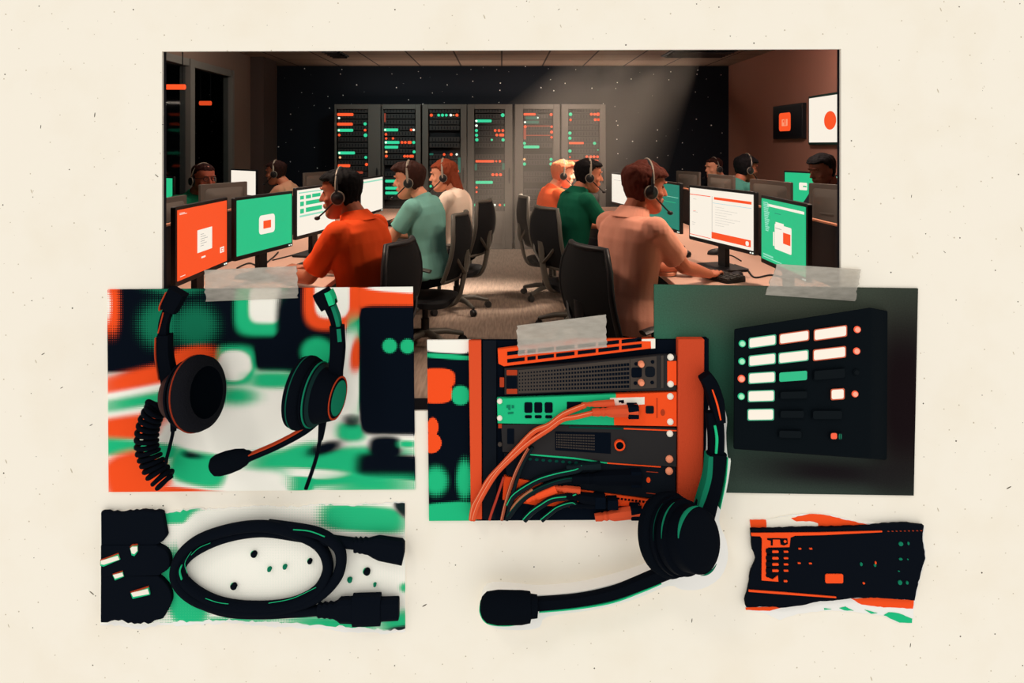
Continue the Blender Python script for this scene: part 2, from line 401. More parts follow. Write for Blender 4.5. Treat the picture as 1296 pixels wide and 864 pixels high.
def divider(x, y0, y1, lab):
    t = thing('desk_divider', (x, (y0+y1)/2, 0), lab, 'divider')
    mb = MB(); mb.box((0, 0, .54), (.024, y1-y0, 1.07)); mb.build('panel', M_panel, t, bevel=.004)
    mb = MB(); mb.box((0, 0, 1.079), (.026, y1-y0, .01)); mb.build('edge_strip', M_edge, t)
divider(-1.757, 2.2, 7.6, 'dark desk divider behind the left row of monitors')
divider(1.757, 2.2, 7.8, 'dark desk divider behind the right row of monitors')

# ---------------------------------------------------------------- monitors
M_mback = mat('monitor_back_grey', (104, 98, 92), .45, .4)
S_or = glow('screen_orange', (250, 84, 38)); S_gr = glow('screen_green', (40, 192, 132)); S_wh = glow('screen_white', (250, 240, 224)); S_te = glow('screen_teal', (34, 128, 108)); S_lg = glow('screen_pale_green', (150, 222, 192)); S_bk = glow('screen_line_grey', (176, 172, 164)); S_bl = glow('screen_pale_blue', (150, 205, 215))
SM = [S_or, S_gr, S_wh, S_te, S_lg, S_bk, S_bl]
OR, GR, WT_, TE, LG, LN, BL = range(7)
def monitor(xl, yl, xr, yr, zt, zb, lab, bg, art=(), front=True, group=None, base_z=DESK, name='monitor', dots=True):
    """screen between the two vertical edges at image columns xl (distance yl) and xr (distance yr); front: the screen looks at the camera side"""
    a = P(xl, 0, yl); b = P(xr, 0, yr); a.z = b.z = 0
    c = (a+b)/2; w = (b-a).length; yaw = math.atan2((b-a).y, (b-a).x)
    if not front: yaw += math.pi
    t = thing(name, (c.x, c.y, base_z), lab, 'monitor', rz=yaw, group=group)
    zt -= base_z; zb -= base_z; h = zt-zb; zc = (zt+zb)/2
    # local: x along the screen, -y towards the viewer of the screen
    mb = MB(); pts = rrect(-w/2, zb, w/2, zt, .008, 3)
    mb.prism([(x, 0, y) for x, y in pts], [(x, .022, y) for x, y in pts])
    p2 = rrect(-w*.42, zb+.03, w*.42, zt-.03, .03, 3)
    mb.prism([(x, .0221, y) for x, y in p2], [(x*.7, .05, zc+(y-zc)*.7) for x, y in p2])
    mb.box((0, .052, zc), (w*.3, .004, .012), m=1)
    mb.build('housing', [M_mback if not front else M_black, M_grey], t, bevel=.002)
    bz = .016
    mb = MB(); mb.box((0, -.001, zc+.004), (w-2*bz, .004, h-2*bz-.008), m=bg)
    sw, sh = w-2*bz, h-2*bz-.008
    def sx(u): return -sw/2+u*sw
    def sz(v): return zc+.004+sh/2-v*sh
    for q in art:
        k, u0, v0, u1, v1 = q[:5]; r = q[5] if len(q) > 5 else 0; lay = q[6] if len(q) > 6 else 0
        x0_, x1_, z0_, z1_ = sx(u0), sx(u1), sz(v1), sz(v0)
        pp = rrect(x0_, z0_, x1_, z1_, r*min(x1_-x0_, z1_-z0_), 4) if r else [(x0_, z0_), (x1_, z0_), (x1_, z1_), (x0_, z1_)]
        yy = -.0038-.0008*lay
        mb.prism([(x, yy, y) for x, y in pp], [(x, -.002, y) for x, y in pp], k)
    mb.build('screen', SM, t)
    if dots:
        mb = MB(); mb.box((w/2-.04, -.0015, zb+.011), (.008, .005, .006)); mb.box((w/2-.02, -.0015, zb+.011), (.007, .005, .007)); mb.build('power_light', LED['W'], t)
    mb = MB(); mb.box((0, .03, (zb+.02)/2+.01), (.075, .03, zb+.06)); mb.build('stand_neck', M_black, t, bevel=.003)
    mb = MB(); pts = rrect(-.135, -.09, .135, .12, .03, 4); mb.prism([(x, y, .014) for x, y in pts], [(x, y, .001) for x, y in pts]); mb.build('stand_base', M_black, t)
    return t
g1 = 'monitors along the left desk'; g2 = 'monitors along the right desk'
lines = [(WT_, .30+.0*i, .42, .31, .43) for i in range(0)]
monitor(222, 2.89, 288, 3.44, 1.225, .87, 'monitor with orange screen and white page at the left edge of the picture', OR,
        [(WT_, .36, .36, .66, .70)] + [(LN, .42, .43+.035*i, .42+.16*((i*7 % 5)/8+.4), .438+.035*i, 0, 1) for i in range(6)] + [(WT_, .44, .775, .52, .80), (WT_, .84, .74, .93, .83), (OR, .86, .76, .91, .81, 0, 1), (WT_, .87, .772, .90, .798, 0, 2),
         (WT_, .03, .045, .12, .052), (WT_, .03, .062, .16, .069), (WT_, .04, .945, .13, .953)], group=g1)
monitor(297, 3.45, 370.5, 3.98, 1.22, .885, 'monitor with green screen, white rounded square and orange core', GR,
        [(WT_, .37, .34, .66, .70, .2), (OR, .445, .45, .585, .60, .08, 1)], group=g1)
monitor(374.5, 4.15, 425, 4.68, 1.225, .895, 'monitor with green table on white screen in front of the man in orange', WT_,
        [(LG, .03, .05, .97, .075), (GR, .06, .13, .15, .21), (GR, .2, .13, .33, .21), (GR, .36, .12, .58, .2), (GR, .06, .26, .15, .36), (GR, .2, .26, .62, .35), (GR, .06, .42, .15, .52), (GR, .2, .41, .62, .51), (LG, .05, .56, .66, .6), (GR, .7, .13, .95, .2), (GR, .7, .26, .95, .35), (GR, .7, .41, .95, .5)], group=g1)
monitor(456, 5.55, 484.5, 6.15, 1.215, .88, 'pale blank monitor before the man in light green', WT_, [(LG, 0, .06, 1, .10)], group=g1)
monitor(872, 4.24, 956, 3.6, 1.24, .89, 'monitor with white page, orange header and orange footer bar', WT_,
        [(OR, .0, .125, .36, .14), (OR, .42, .13, .98, .18), (LN, .385, .12, .39, .9), (BL, .4, .245, .98, .252), (OR, .38, .82, .97, .945), (OR, 0, .95, .36, .962), (WT_, .90, .85, .945, .93, .4, 1), (LN, .06, .22, .12, .226), (OR, .06, .46, .11, .466), (LN, .06, .48, .14, .486), (LN, .04, .70, .1, .706), (LN, .04, .74, .09, .745)] +
        [(LN, .44, .32+.05*i, .44+.4*((i*5 % 7)/10+.35), .324+.05*i) for i in range(8)], group=g2)
monitor(963, 3.47, 1022, 2.93, 1.235, .88, 'monitor with green screen and white folder by the right tape', GR,
        [(WT_, .16, .07, .98, .11), (WT_, .34, .36, .72, .76, .06), (WT_, .36, .33, .55, .38), (OR, .54, .46, .70, .63, 0, 1), (LN, .36, .42, .50, .43, 0, 1), (WT_, .3, .5, .33, .72), (LG, .05, .9, .3, .925), (LG, .05, .945, .5, .96), (TE, .34, .19, .48, .20)] + [(LG, .05+.004*i, .05+.03*i, .05+.12+.05*((i*3) % 4)/4, .068+.03*i) for i in range(16)], group=g2)
monitor(820, 5.1, 861, 4.5, 1.235, .885, 'teal screen just behind the head of the man in the peach shirt', TE, [(LG, .5, .28, .98, .29), (GR, .3, .4, .9, .41)], group=g2)
monitor(774, 6.9, 803, 6.3, 1.21, .88, 'white screen in front of the man in dark green', WT_, [(LN, .1, .2, .8, .21)], group=g2)
# backs of the opposite rows
gb1 = 'dark monitor backs across the dividers'
monitor(251, 4.35, 310, 4.75, 1.235, .88, 'dark back of a monitor in front of the bald man', LG, (), False, gb1)
monitor(192, 3.7, 232, 4.05, 1.19, .86, 'dark back of a monitor cut by the left edge of the picture', LG, (), False, gb1)
monitor(383, 6.6, 415, 7.0, 1.215, .88, 'small dark monitor back beside the black haired head', LG, (), False, gb1)
monitor(858, 7.2, 887, 6.8, 1.215, .88, 'dark monitor back directly above the orange header screen', LG, (), False, gb1)
monitor(898, 6.2, 931, 5.8, 1.225, .88, 'dark monitor back below the lone bearded face', LG, (), False, gb1)
monitor(952, 5.1, 1004, 4.6, 1.235, .88, 'wide dark monitor back behind the green folder screen', LG, (), False, gb1)
monitor(1027, 4.3, 1085, 3.95, 1.25, .88, 'dark monitor back at the right edge under the dark haired man', LG, (), False, gb1)
# far screens by the walls
monitor(292, 7.5, 324.5, 7.15, 1.225, .92, 'far blank white screen by the left window frame', WT_, (), True, 'far lit screens')
monitor(196, 6.0, 219.5, 5.85, 1.215, .9, 'far green screen cut by the left edge', GR, (), True, 'far lit screens')
monitor(992, 6.7, 1031, 6.35, 1.235, .86, 'far green screen with small white card near the brown wall', GR, [(WT_, .52, .28, .80, .50, .15), (GR, .66, .37, .78, .41, 0, 1)], True, 'far lit screens')
monitor(1052, 6.3, 1084, 6.1, 1.21, .88, 'far pale green screen at the right edge', LG, (), True, 'far lit screens')

# ---------------------------------------------------------------- wall pictures on the right wall
def wall_screen(px0, px1, ytop, ybot, m_frame, m_face, lab, shapes, name, cat):
    y0, y1 = XR*F/(px1-CX), XR*F/(px0-CX)           # nearer, further
    zt = EYE-(ytop-CY)*y1/F; zb = EYE-(ybot-CY)*y1/F; c = ((y0+y1)/2, (zt+zb)/2); w = y1-y0; h = zt-zb
    t = thing(name, (XR-.002, c[0], c[1]), lab, cat)
    mb = MB(); mb.box((-.025, 0, 0), (.05, w, h)); mb.build('frame', m_frame, t, bevel=.004)
    mb = MB(); mb.box((-.0515, 0, 0), (.004, w-.05, h-.05)); mb.build('face', m_face, t)
    for nm, mm, cu, cv, ru, rv, rr_, lay in shapes:
        mb = MB()
        pts = ellipse(cu*w, cv*h, ru*w, rv*h) if rr_ == 'e' else rrect(cu*w-ru*w, cv*h-rv*h, cu*w+ru*w, cv*h+rv*h, rr_*min(ru*w, rv*h), 5)
        mb.prism([(-.055-.001*lay, -x, y) for x, y in pts], [(-.0505, -x, y) for x, y in pts]); mb.build(nm, mm, t)
wall_screen(983.5, 1021, 135, 176, M_black, mat('black_face', (14, 18, 26), .5), 'small black wall panel with an orange rounded app square', [('orange_square', S_or, -.06, 0, .2, .27, .35, 0), ('pale_glyph', glow('peach_glyph', (250, 150, 112)), -.06, -.02, .1, .1, .2, 1), ('glyph_tick', S_or, -.04, .02, .018, .12, 0.1, 2), ('glyph_dot', S_or, -.1, .02, .02, .03, .3, 2)], 'wall_panel', 'wall panel')
wall_screen(1029, 1076, 122, 183, mat('dark_green_frame', (20, 52, 46), .5), S_wh, 'white wall screen with a large orange dot', [('orange_dot', S_or, .13, -.03, .16, .18, 'e', 0)], 'wall_screen', 'wall screen')
# ---------------------------------------------------------------- office chairs
M_mesh = mat('chair_mesh_black', (22, 24, 27), .85, .2, bump=.3, bscale=900); M_chair = mat('chair_frame_grey', (84, 82, 76), .45, .4); M_cdk = mat('chair_frame_dark', (30, 32, 36), .45, .4)
def chair(x, y, yaw, lab, mf, group='office chairs'):
    """faces local +Y"""
    t = thing('office_chair', (x, y, 0), lab, 'chair', rz=yaw, group=group); t.scale = (.95, .95, .94)
    mb = MB(); pts = rrect(-.24, -.22, .24, .25, .09, 5)
    pin = [(a*.9, b*.9) for a, b in pts]
    mb.loft([[(a*.86, b*.86, .35) for a, b in pts], [(a, b, .362) for a, b in pts], [(a, b, .400) for a, b in pts], [(a, b, .412) for a, b in pin], [(a*.5, b*.5, .404) for a, b in pts]])
    mb.build('seat', M_mesh, t, ang=60)
    # backrest: curved sheet in a frame
    def bp(u, v):            # u -1..1, v 0..1
        wd = .20+.05*math.sin(math.pi*min(1, v*.9+.1)) - .05*max(0, v-.8)/.2*.6
        z = .56+.50*v; yy = -.25-.07*v-.05*math.sin(math.pi*v)+.05*u*u
        return Vector((u*wd, yy, z))
    mb = MB(); nu, nv = 12, 12
    f = [bp(-1+2*i/nu, j/nv) for j in range(nv+1) for i in range(nu+1)]
    bk = [p+Vector((0, -.016, 0)) for p in f]; n = len(f); fs = []
    for j in range(nv):
        for i in range(nu):
            a = j*(nu+1)+i; fs += [(a, a+1, a+nu+2, a+nu+1), (n+a, n+a+nu+1, n+a+nu+2, n+a+1)]
    for i in range(nu):
        fs += [(i, n+i, n+i+1, i+1)]; a = nv*(nu+1)+i; fs += [(a, a+1, n+a+1, n+a)]
    for j in range(nv):
        a = j*(nu+1); fs += [(a, a+nu+1, n+a+nu+1, n+a)]; a = j*(nu+1)+nu; fs += [(a, n+a, n+a+nu+1, a+nu+1)]
    mb.add(f+bk, fs); mb.build('backrest', M_mesh, t, ang=60)
    mb = MB(); o = Vector((0, -.008, 0))
    loop = [bp(-1, j/10)+o for j in range(11)]+[bp(-1+2*i/10, 1)+o for i in range(1, 10)]+[bp(1, 1-j/10)+o for j in range(11)]+[bp(1-2*i/10, 0)+o for i in range(1, 11)]
    mb.tube(loop, .017, 8); mb.build('back_frame', mf, t, ang=60)
    mb = MB(); mb.tube(spline([(0, -.05, .335), (0, -.24, .36), (0, -.31, .55), (0, -.335, .78)], 5), [.03]*16, 8, flat=(1.5, .6)); 
    for s_ in (-1, 1): mb.tube(spline([(s_*.02, -.325, .6), (s_*.12, -.32, .68), (s_*.2, -.28, .8)], 4), .013, 6)
    mb.build('back_support', mf, t, ang=60)
    for s_ in (-1, 1):
        mb = MB(); mb.tube(spline([(s_*.2, -.02, .36), (s_*.29, -.02, .38), (s_*.30, -.03, .62), (s_*.285, -.06, .66)], 5), .017, 8)
        mb.tube(spline([(s_*.285, -.14, .655), (s_*.285, -.05, .668), (s_*.28, .08, .66)], 4), [.024]*9, 8, flat=(1.3, .55)); mb.build('armrest', mf, t, ang=60)
    mb = MB(); mb.lathe([(0, .032), (.12, .032), (.121, .024), (.22, .024)], (0, 0, .11), (0, 0, 1), 14); mb.box((0, 0, .338), (.2, .26, .028)); mb.build('gas_column', M_cdk, t)
    mb = MB(); mb.lathe([(0, .05), (.05, .045)], (0, 0, .09), (0, 0, 1), 14)
    for k in range(5):
        a = 2*math.pi*k/5+.3; mb.tube([(0, 0, .12), (.17*math.cos(a), .17*math.sin(a), .11), (.31*math.cos(a), .31*math.sin(a), .075)], [.03, .024, .017], 8)
    mb.build('star_base', mf, t, ang=60)
    for k in range(5):
        a = 2*math.pi*k/5+.3; c = Vector((.31*math.cos(a), .31*math.sin(a), .032)); d = Vector((-math.sin(a), math.cos(a), 0))
        mb = MB(); mb.lathe([(-.022, .02), (-.02, .031), (-.006, .031), (-.005, .02), (.005, .02), (.006, .031), (.02, .031), (.022, .02)], c, d, 16); mb.tube([c, c+Vector((0, 0, .05))], .009, 6); mb.build('caster', M_black, t)
    return t

# ---------------------------------------------------------------- people
def bake(mb, voxel, smooth=4, fac=.5, name='body'):
    me = mb.mesh('tmp'); bm = bmesh.new(); bm.from_mesh(me); bmesh.ops.recalc_face_normals(bm, faces=bm.faces); bm.to_mesh(me); bm.free()
    o = bpy.data.objects.new('tmp', me); COL.objects.link(o)
    r = o.modifiers.new('r', 'REMESH'); r.mode = 'VOXEL'; r.voxel_size = voxel; r.use_smooth_shade = True
    s = o.modifiers.new('s', 'SMOOTH'); s.factor = fac; s.iterations = smooth
    dg = bpy.context.evaluated_depsgraph_get(); m2 = bpy.data.meshes.new_from_object(o.evaluated_get(dg)); m2.name = name
    bpy.data.objects.remove(o); bpy.data.meshes.remove(me)
    m2.polygons.foreach_set('use_smooth', [True]*len(m2.polygons))
    return m2
from mathutils import noise as mnoise
def crease(me, amp, sc):
    me.update(); ns = [v.normal.copy() for v in me.vertices]
    for v, n in zip(me.vertices, ns):
        q = Vector((v.co.x*sc[0], v.co.y*sc[1], v.co.z*sc[2])); f = mnoise.noise(q)+.5*mnoise.noise(q*2.1)
        v.co += n*(amp*f)
    me.update(); return me
def link(me, name, mats, parent):
    me.materials.clear()
    for m in (mats if isinstance(mats, (list, tuple)) else [mats]): me.materials.append(m)
    o = bpy.data.objects.new(name, me); COL.objects.link(o); o.parent = parent; return o

HEAD = [  # z, front, back, half width
 (-.122, .066, .020, .022), (-.114, .086, .006, .034), (-.098, .096, -.012, .047), (-.082, .094, -.030, .055), (-.066, .088, -.048, .060), (-.05, .094, -.062, .064),
 (-.036, .090, -.072, .066), (-.018, .090, -.080, .069), (.002, .090, -.088, .072), (.022, .086, -.095, .074), (.042, .095, -.100, .075), (.062, .094, -.101, .075),
 (.082, .086, -.096, .072), (.1, .070, -.084, .064), (.114, .048, -.064, .05), (.123, .022, -.036, .03)]
def head_ring(z, f, b, w, n=40, grow=0.0):
    out = []; c = f*.35+b*.65 if False else (f+b)/2
    for k in range(n):
        a = 2*math.pi*k/n; sx, cy = math.sin(a), math.cos(a)
        rf = f-c+grow; rb = c-b+grow; ww = w+grow
        ex = .92 if cy > 0 else .98
        x = ww*math.copysign(abs(sx)**ex, sx)
        y = c+(rf if cy > 0 else rb)*math.copysign(abs(cy)**(.9), cy)
        if cy > 0: x *= 1-.16*cy*cy*0
        out.append(Vector((x, y, z)))
    return out
def ik(a, b, l1, l2, hint):
    a, b = Vector(a), Vector(b); d = b-a; L = min(d.length, (l1+l2)*.995); u = d.normalized(); b = a+u*L
    x = (l1*l1-l2*l2+L*L)/(2*L); h = math.sqrt(max(0, l1*l1-x*x)); hv = Vector(hint); hv = (hv-u*hv.dot(u)).normalized()
    return a+u*x+hv*h, b
def capsule(mb, pts, rs, n=14, flat=None, up=None):
    pts = [Vector(p) for p in pts]; mb.tube(pts, rs, n, flat=flat, up=up)
    mb.ball(pts[0], rs[0]*.98); mb.ball(pts[-1], rs[-1]*.98)

def skin(rgb): return mat('skin_%d_%d_%d' % rgb, rgb, .55, .3)
M_eye = mat('eye_white', (200, 180, 165), .3); M_iris = mat('eye_dark', (20, 14, 12), .3); M_lip = mat('lips', (130, 60, 48), .5)

def person(hx, hy, Y, yaw, label, c_skin, c_shirt, c_hair, style, lean=14, hs=1.0, s=1.0, turn=0, pitch=-6, hands=None, trousers=(26, 30, 38), voxel=.007, headset=None, hs_label=None, collar=False, mic_side=1, sleeve=.62, beard=None, glasses=False):
    """sits facing local +Y; (hx,hy) head centre in the picture at distance Y"""
    Hc = P(hx, hy, Y); yaw = R(yaw); th = R(lean)
    def tor(z, y=0, x=0):     # torso frame leaning forward about the pelvis
        return Vector((x, y*math.cos(th)+(z-.52)*math.sin(th), .52+(z-.52)*math.cos(th)-y*math.sin(th)))
    neck0 = tor(1.06, .0); hc = tor(1.205, .065)
    Rz = Matrix.Rotation(yaw, 3, 'Z'); off = Rz @ (hc*s)
    root = Vector((Hc.x-off.x, Hc.y-off.y, Hc.z-off.z)); dz = root.z; root.z = 0
    t = thing('person', root, label, 'person', rz=yaw, group=None)
    t.scale = (s, s, s); dz /= s
    up = Vector((0, 0, dz))          # height correction spread over the seat height
    def T(v): return Vector(v)+up
    Hr = (Matrix.Rotation(R(turn), 3, 'Z') @ Matrix.Rotation(R(pitch), 3, 'X'))
    hcw = T(hc)
    def HP(v): return hcw+Hr @ (Vector(v)*hs)
    # ---- arms
    sh = {q: T(tor(1.005, -.005, q*.175)) for q in (-1, 1)}
    hands = hands or {-1: (-.15, .50), 1: (.15, .50)}
    arms = {}
    for q in (-1, 1):
        hx_, hy_ = hands[q][0], hands[q][1]; hz = hands[q][2] if len(hands[q]) > 2 else (DESK+.035)/s
        el, wr = ik(sh[q], (hx_, hy_, hz+.012), .295, .255, (q*.28, -.35, -1)); arms[q] = (el, wr)
    # ---- body
    mb = MB()
    mb.loft([[HP(p) for p in head_ring(*h)] for h in HEAD])
    mb.loft([[HP(p) for p in ((.010, .088, .03), (-.010, .088, .03), (-.013, .09, .0), (-.019, .088, -.028), (.019, .088, -.028), (.013, .09, .0))],
             [HP(p) for p in ((.005, .094, .03), (-.005, .094, .03), (-.007, .112, .0), (-.012, .118, -.026), (.012, .118, -.026), (.007, .112, .0))],
             [HP(p) for p in ((.003, .096, .03), (-.003, .096, .03), (-.004, .117, .0), (-.007, .126, -.02), (.007, .126, -.02), (.004, .117, .0))]])
    mb.ball(HP((0, .096, -.045)), (.022, .01, .007), rot=Hr); mb.ball(HP((0, .095, -.058)), (.02, .01, .007), rot=Hr)
    mb.ball(HP((0, .088, .042)), (.045, .012, .01), rot=Hr)
    for q in (-1, 1):
        mb.ball(HP((q*.073, -.008, -.004)), (.011*hs, .02*hs, .033*hs), rot=Hr @ Matrix.Rotation(R(10), 3, 'X'))
        mb.ball(HP((q*.045, .062, -.02)), (.022, .02, .022))
    nb = T(tor(1.0, -.01)); nt_ = HP((0, -.022, -.05))
    capsule(mb, [nb, T(tor(1.09, .0)), nt_], [.064, .058, .057])
    def tring(z, rx, ry, y=0, grow=0, n=28):
        return [T(tor(z, y+(ry+grow)*math.cos(a)*(1 if math.cos(a) > 0 else 1), (rx+grow)*math.copysign(abs(math.sin(a))**.85, math.sin(a)))) for a in (2*math.pi*k/n for k in range(n))]
    TOR = [(.42, .13, .09, 0), (.48, .165, .115, 0), (.56, .165, .115, 0), (.66, .15, .105, .0), (.76, .155, .11, .0), (.86, .175, .12, -.005), (.94, .185, .118, -.01), (1.0, .18, .1, -.015), (1.04, .14, .08, -.015), (1.07, .08, .06, -.01)]
    mb.loft([tring(*q[:3], y=q[3], grow=-.008) for q in TOR])
    for q in (-1, 1):
        el, wr = arms[q]
        capsule(mb, [sh[q], sh[q].lerp(el, .5), el], [.052, .046, .038])
        capsule(mb, [el, el.lerp(wr, .35), wr], [.038, .037, .025])
        fw = (wr-el); fw.z *= .25; fw.x -= q*.06; fw.normalize(); sd = Vector((fw.y, -fw.x, 0)).normalized(); dn = Vector((0, 0, -1))
        pc = wr+fw*.05+dn*.004
        ang = math.atan2(fw.y, fw.x)
        mb.ball(pc, (.052, .040, .016), rot=Matrix.Rotation(ang, 3, 'Z'))
        for k, (o, L) in enumerate(((-.030, .062), (-.010, .074), (.010, .078), (.029, .070))):
            o *= -q
            b0 = wr+fw*.078+sd*o; b1 = b0+fw*L*.45+Vector((0, 0, .006))+sd*o*.15; b2 = b1+fw*L*.35-Vector((0, 0, .012)); b3 = b2+fw*L*.2-Vector((0, 0, .014))
            mb.tube([wr+fw*.04+sd*o*.7, b0, b1, b2, b3], [.009, .0095, .009, .008, .007], 8); mb.ball(b3, .007)
        o = -q*.034
        mb.tube([wr+fw*.02+sd*o*.5, wr+fw*.045+sd*o*1.35, wr+fw*.078+sd*o*1.55-Vector((0, 0, .008)), wr+fw*.1+sd*o*1.35-Vector((0, 0, .014))], [.012, .011, .010, .008], 8)
        # legs
        hip = T((q*.085, .02, .50)); kn = Vector((q*.12, .46, .50+dz*.8)); an = Vector((q*.12, .44, .09)); toe = Vector((q*.13, .60, .04))
        capsule(mb, [hip, hip.lerp(kn, .5), kn], [.083, .07, .052]); capsule(mb, [kn, kn.lerp(an, .35), an], [.052, .05, .034]); capsule(mb, [an+Vector((0, -.03, -.05)), toe], [.036, .03])
    me = bake(mb, voxel*.8, 3)
    # eyes, part of the face surface
    bm = bmesh.new(); bm.from_mesh(me)
    eb = MB()
    for q in (-1, 1):
        eb.ball(HP((q*.031, .0795, .02)), (.013*hs, .008*hs, .0065*hs), m=1, nu=10, nv=6, rot=Hr); eb.ball(HP((q*.031, .0845, .02)), (.0055*hs, .0045*hs, .0055*hs), m=2, nu=8, nv=6, rot=Hr)
        eb.tube([HP((q*.012, .0985, .038)), HP((q*.03, .0985, .044)), HP((q*.052, .083, .038))], .0045*hs, 6, m=3)
    eb.ball(HP((0, .0985, -.0515)), (.02, .008, .003), m=4, nu=10, nv=6, rot=Hr)
    em = eb.mesh('e'); em.polygons.foreach_set('material_index', eb.m); bm.from_mesh(em); bpy.data.meshes.remove(em); bm.to_mesh(me); bm.free()
    me.polygons.foreach_set('use_smooth', [True]*len(me.polygons))
    hairm = mat('hair_%d_%d_%d' % c_hair, c_hair, .75, .12, bump=.8, bscale=220)
    link(me, 'body', [skin(c_skin), M_eye, M_iris, hairm, M_lip], t)
    # ---- shirt
    mb = MB(); shm = mat('cloth_%d_%d_%d' % c_shirt, c_shirt, .9, .1, bump=.5, bscale=38)
    mb.loft([tring(*q[:3], y=q[3], grow=.014) for q in TOR[1:]])
    for q in (-1, 1):
        el, wr = arms[q]; e2 = sh[q].lerp(el, sleeve)
        mb.tube([sh[q]+Vector((-q*.05, 0, .0)), sh[q], sh[q].lerp(el, sleeve*.6), e2], [.07, .071, .067, .068], 16); mb.ball(sh[q], .07)
        # soft folds across the back and at the waist
    for k in range(0):
        z = .60+.075*k; sgn = 1 if k % 2 else -1
        mb.tube([T(tor(z+sgn*.03*u, -(.112+.012)*math.cos(u*1.1)+.004, .16*math.sin(u*1.1))) for u in (-1, -.6, -.2, .2, .6, 1)], [.004, .007, .008, .008, .007, .004], 6)
    mb.tube([T(tor(1.055, -.01)), T(tor(1.085, .0))], [.08, .068], 18)
    if collar:
        cr_ = [T(tor(1.075+.012*math.cos(a)*-1, .0+.068*math.cos(a), .071*math.sin(a))) for a in (2*math.pi*k/20 for k in range(21))]
        pass
    link(crease(bake(mb, voxel, 5), .0075, (10, 10, 4.5)), 'shirt', shm, t)
    if collar:
        mb = MB(); rows = []
        for z, rr_, dy in ((1.05, .090, -.012), (1.085, .076, -.004), (1.112, .068, .006), (1.110, .073, .006), (1.078, .088, -.006), (1.055, .100, -.014)):
            rows.append([T(tor(z-.022*max(0, math.cos(a)), dy+rr_*math.cos(a), rr_*1.04*math.sin(a))) for a in (R(22)+2*math.pi*k/30*(1-44/360) for k in range(31))])
        base = 0
        for i in range(len(rows)-1):
            for k in range(30): mb.add([rows[i][k], rows[i][k+1], rows[i+1][k+1], rows[i+1][k]], [(0, 1, 2, 3)])
        mb.build('collar', shm, t, ang=50)
    # ---- trousers and shoes
    mb = MB()
    mb.loft([tring(*q[:3], y=q[3], grow=.012) for q in TOR[:3]])
    for q in (-1, 1):
        hip = T((q*.085, .02, .50)); kn = Vector((q*.12, .46, .50+dz*.8)); an = Vector((q*.12, .44, .1))
        capsule(mb, [hip, hip.lerp(kn, .5), kn], [.098, .085, .068]); mb.tube([kn, kn.lerp(an, .4), an], [.068, .064, .056], 14)
    link(bake(mb, voxel*1.3, 4), 'trousers', mat('trousers_%d_%d_%d' % trousers, trousers, .9, .1), t)
    for q in (-1, 1):
        mb = MB(); mb.loft([[(q*.125+x*.95, y, .002) for x, y in rrect(-.045, .37, .045, .66, .044, 5)], [(q*.125+x, y, .03) for x, y in rrect(-.046, .37, .046, .66, .045, 5)], [(q*.125+x*.8, y-.01, .065) for x, y in rrect(-.04, .39, .04, .62, .039, 5)], [(q*.123+x*.7, y, .10) for x, y in rrect(-.04, .39, .04, .5, .039, 5)]])
        mb.build('shoe', M_black, t, ang=70)
    # ---- hair
    mb = MB(); n = 44; hr = random.Random(int(hx))
    zs = [-.095+.0085*i for i in range(27)]
    def prof(z):
        for i in range(len(HEAD)-1):
            a, b = HEAD[i], HEAD[i+1]
            if a[0] <= z <= b[0]:
                u = (z-a[0])/(b[0]-a[0]); return [a[j]+(b[j]-a[j])*u for j in range(4)]
        return list(HEAD[-1])
    th_ = {'short': .014, 'quiff': .018, 'crop': .006, 'long': .018, 'bob': .02, 'full': .024, 'bald': .003}[style]
    def keep(x, y, z):
        if style == 'bald': return z > .03 and y < -.01 and z < .09
        if y > .035: return z > (.085 if style not in ('quiff', 'full', 'bob') else .078)
        if y > .005: return z > .045+(y-.005)*1.0
        if y > -.03: return z > (.012 if style not in ('long', 'bob') else -.06)
        return z > (-.065 if style not in ('long', 'bob') else -.095)
    outer = []; 
    for z in zs:
        if z > .121: break
        p = prof(z); outer.append([v for v in head_ring(z, p[1], p[2], p[3], n, grow=th_)])
    top = [Vector((v.x*.55, (v.y+.01)*.55-.01, .123+th_*.75)) for v in outer[-1]]
    top2 = [Vector((v.x*.1, -.008, .126+th_)) for v in outer[-1]]
    outer += [top, top2]
    cen = Vector((0, 0, .0))
    def clump(v, k):
        w_ = 1+.012*math.sin(k*2.3+v.z*60)+.008*hr.uniform(-1, 1)
        if style in ('short', 'quiff', 'full') and v.z > .05: w_ += .012*math.sin(k*1.1+v.y*60)
        if style in ('quiff', 'short') and v.y > .03: 
            v = v+Vector((0, (.018 if style == 'quiff' else .008), (.018 if style == 'quiff' else .005)))
        return cen+(v-cen)*w_
    for i in range(len(outer)-1):
        for k in range(n):
            k2 = (k+1) % n
            q = [outer[i][k], outer[i][k2], outer[i+1][k2], outer[i+1][k]]; c = sum(q, Vector())/4
            if not keep(c.x, c.y, c.z): continue
            ou = [HP(clump(a, kk)) for a, kk in zip(q, (k, k2, k2, k))]; inn = [HP(Vector((a.x*.78, a.y*.78, a.z*.78+.004))) for a in q]
            mb.add(ou+inn, [(0, 1, 2, 3), (7, 6, 5, 4), (0, 4, 5, 1), (1, 5, 6, 2), (2, 6, 7, 3), (3, 7, 4, 0)])
    if style == 'long':
        mb.loft([[HP((.078*w_*math.sin(a), yy+.045*w2*math.cos(a), zz)) for a in (2*math.pi*k/16 for k in range(16))] for zz, yy, w_, w2 in ((.06, -.06, .9, 1), (0, -.075, .95, 1), (-.08, -.095, .9, .9), (-.16, -.125, .8, .75), (-.24, -.15, .66, .6), (-.31, -.165, .45, .45), (-.36, -.17, .2, .2))])
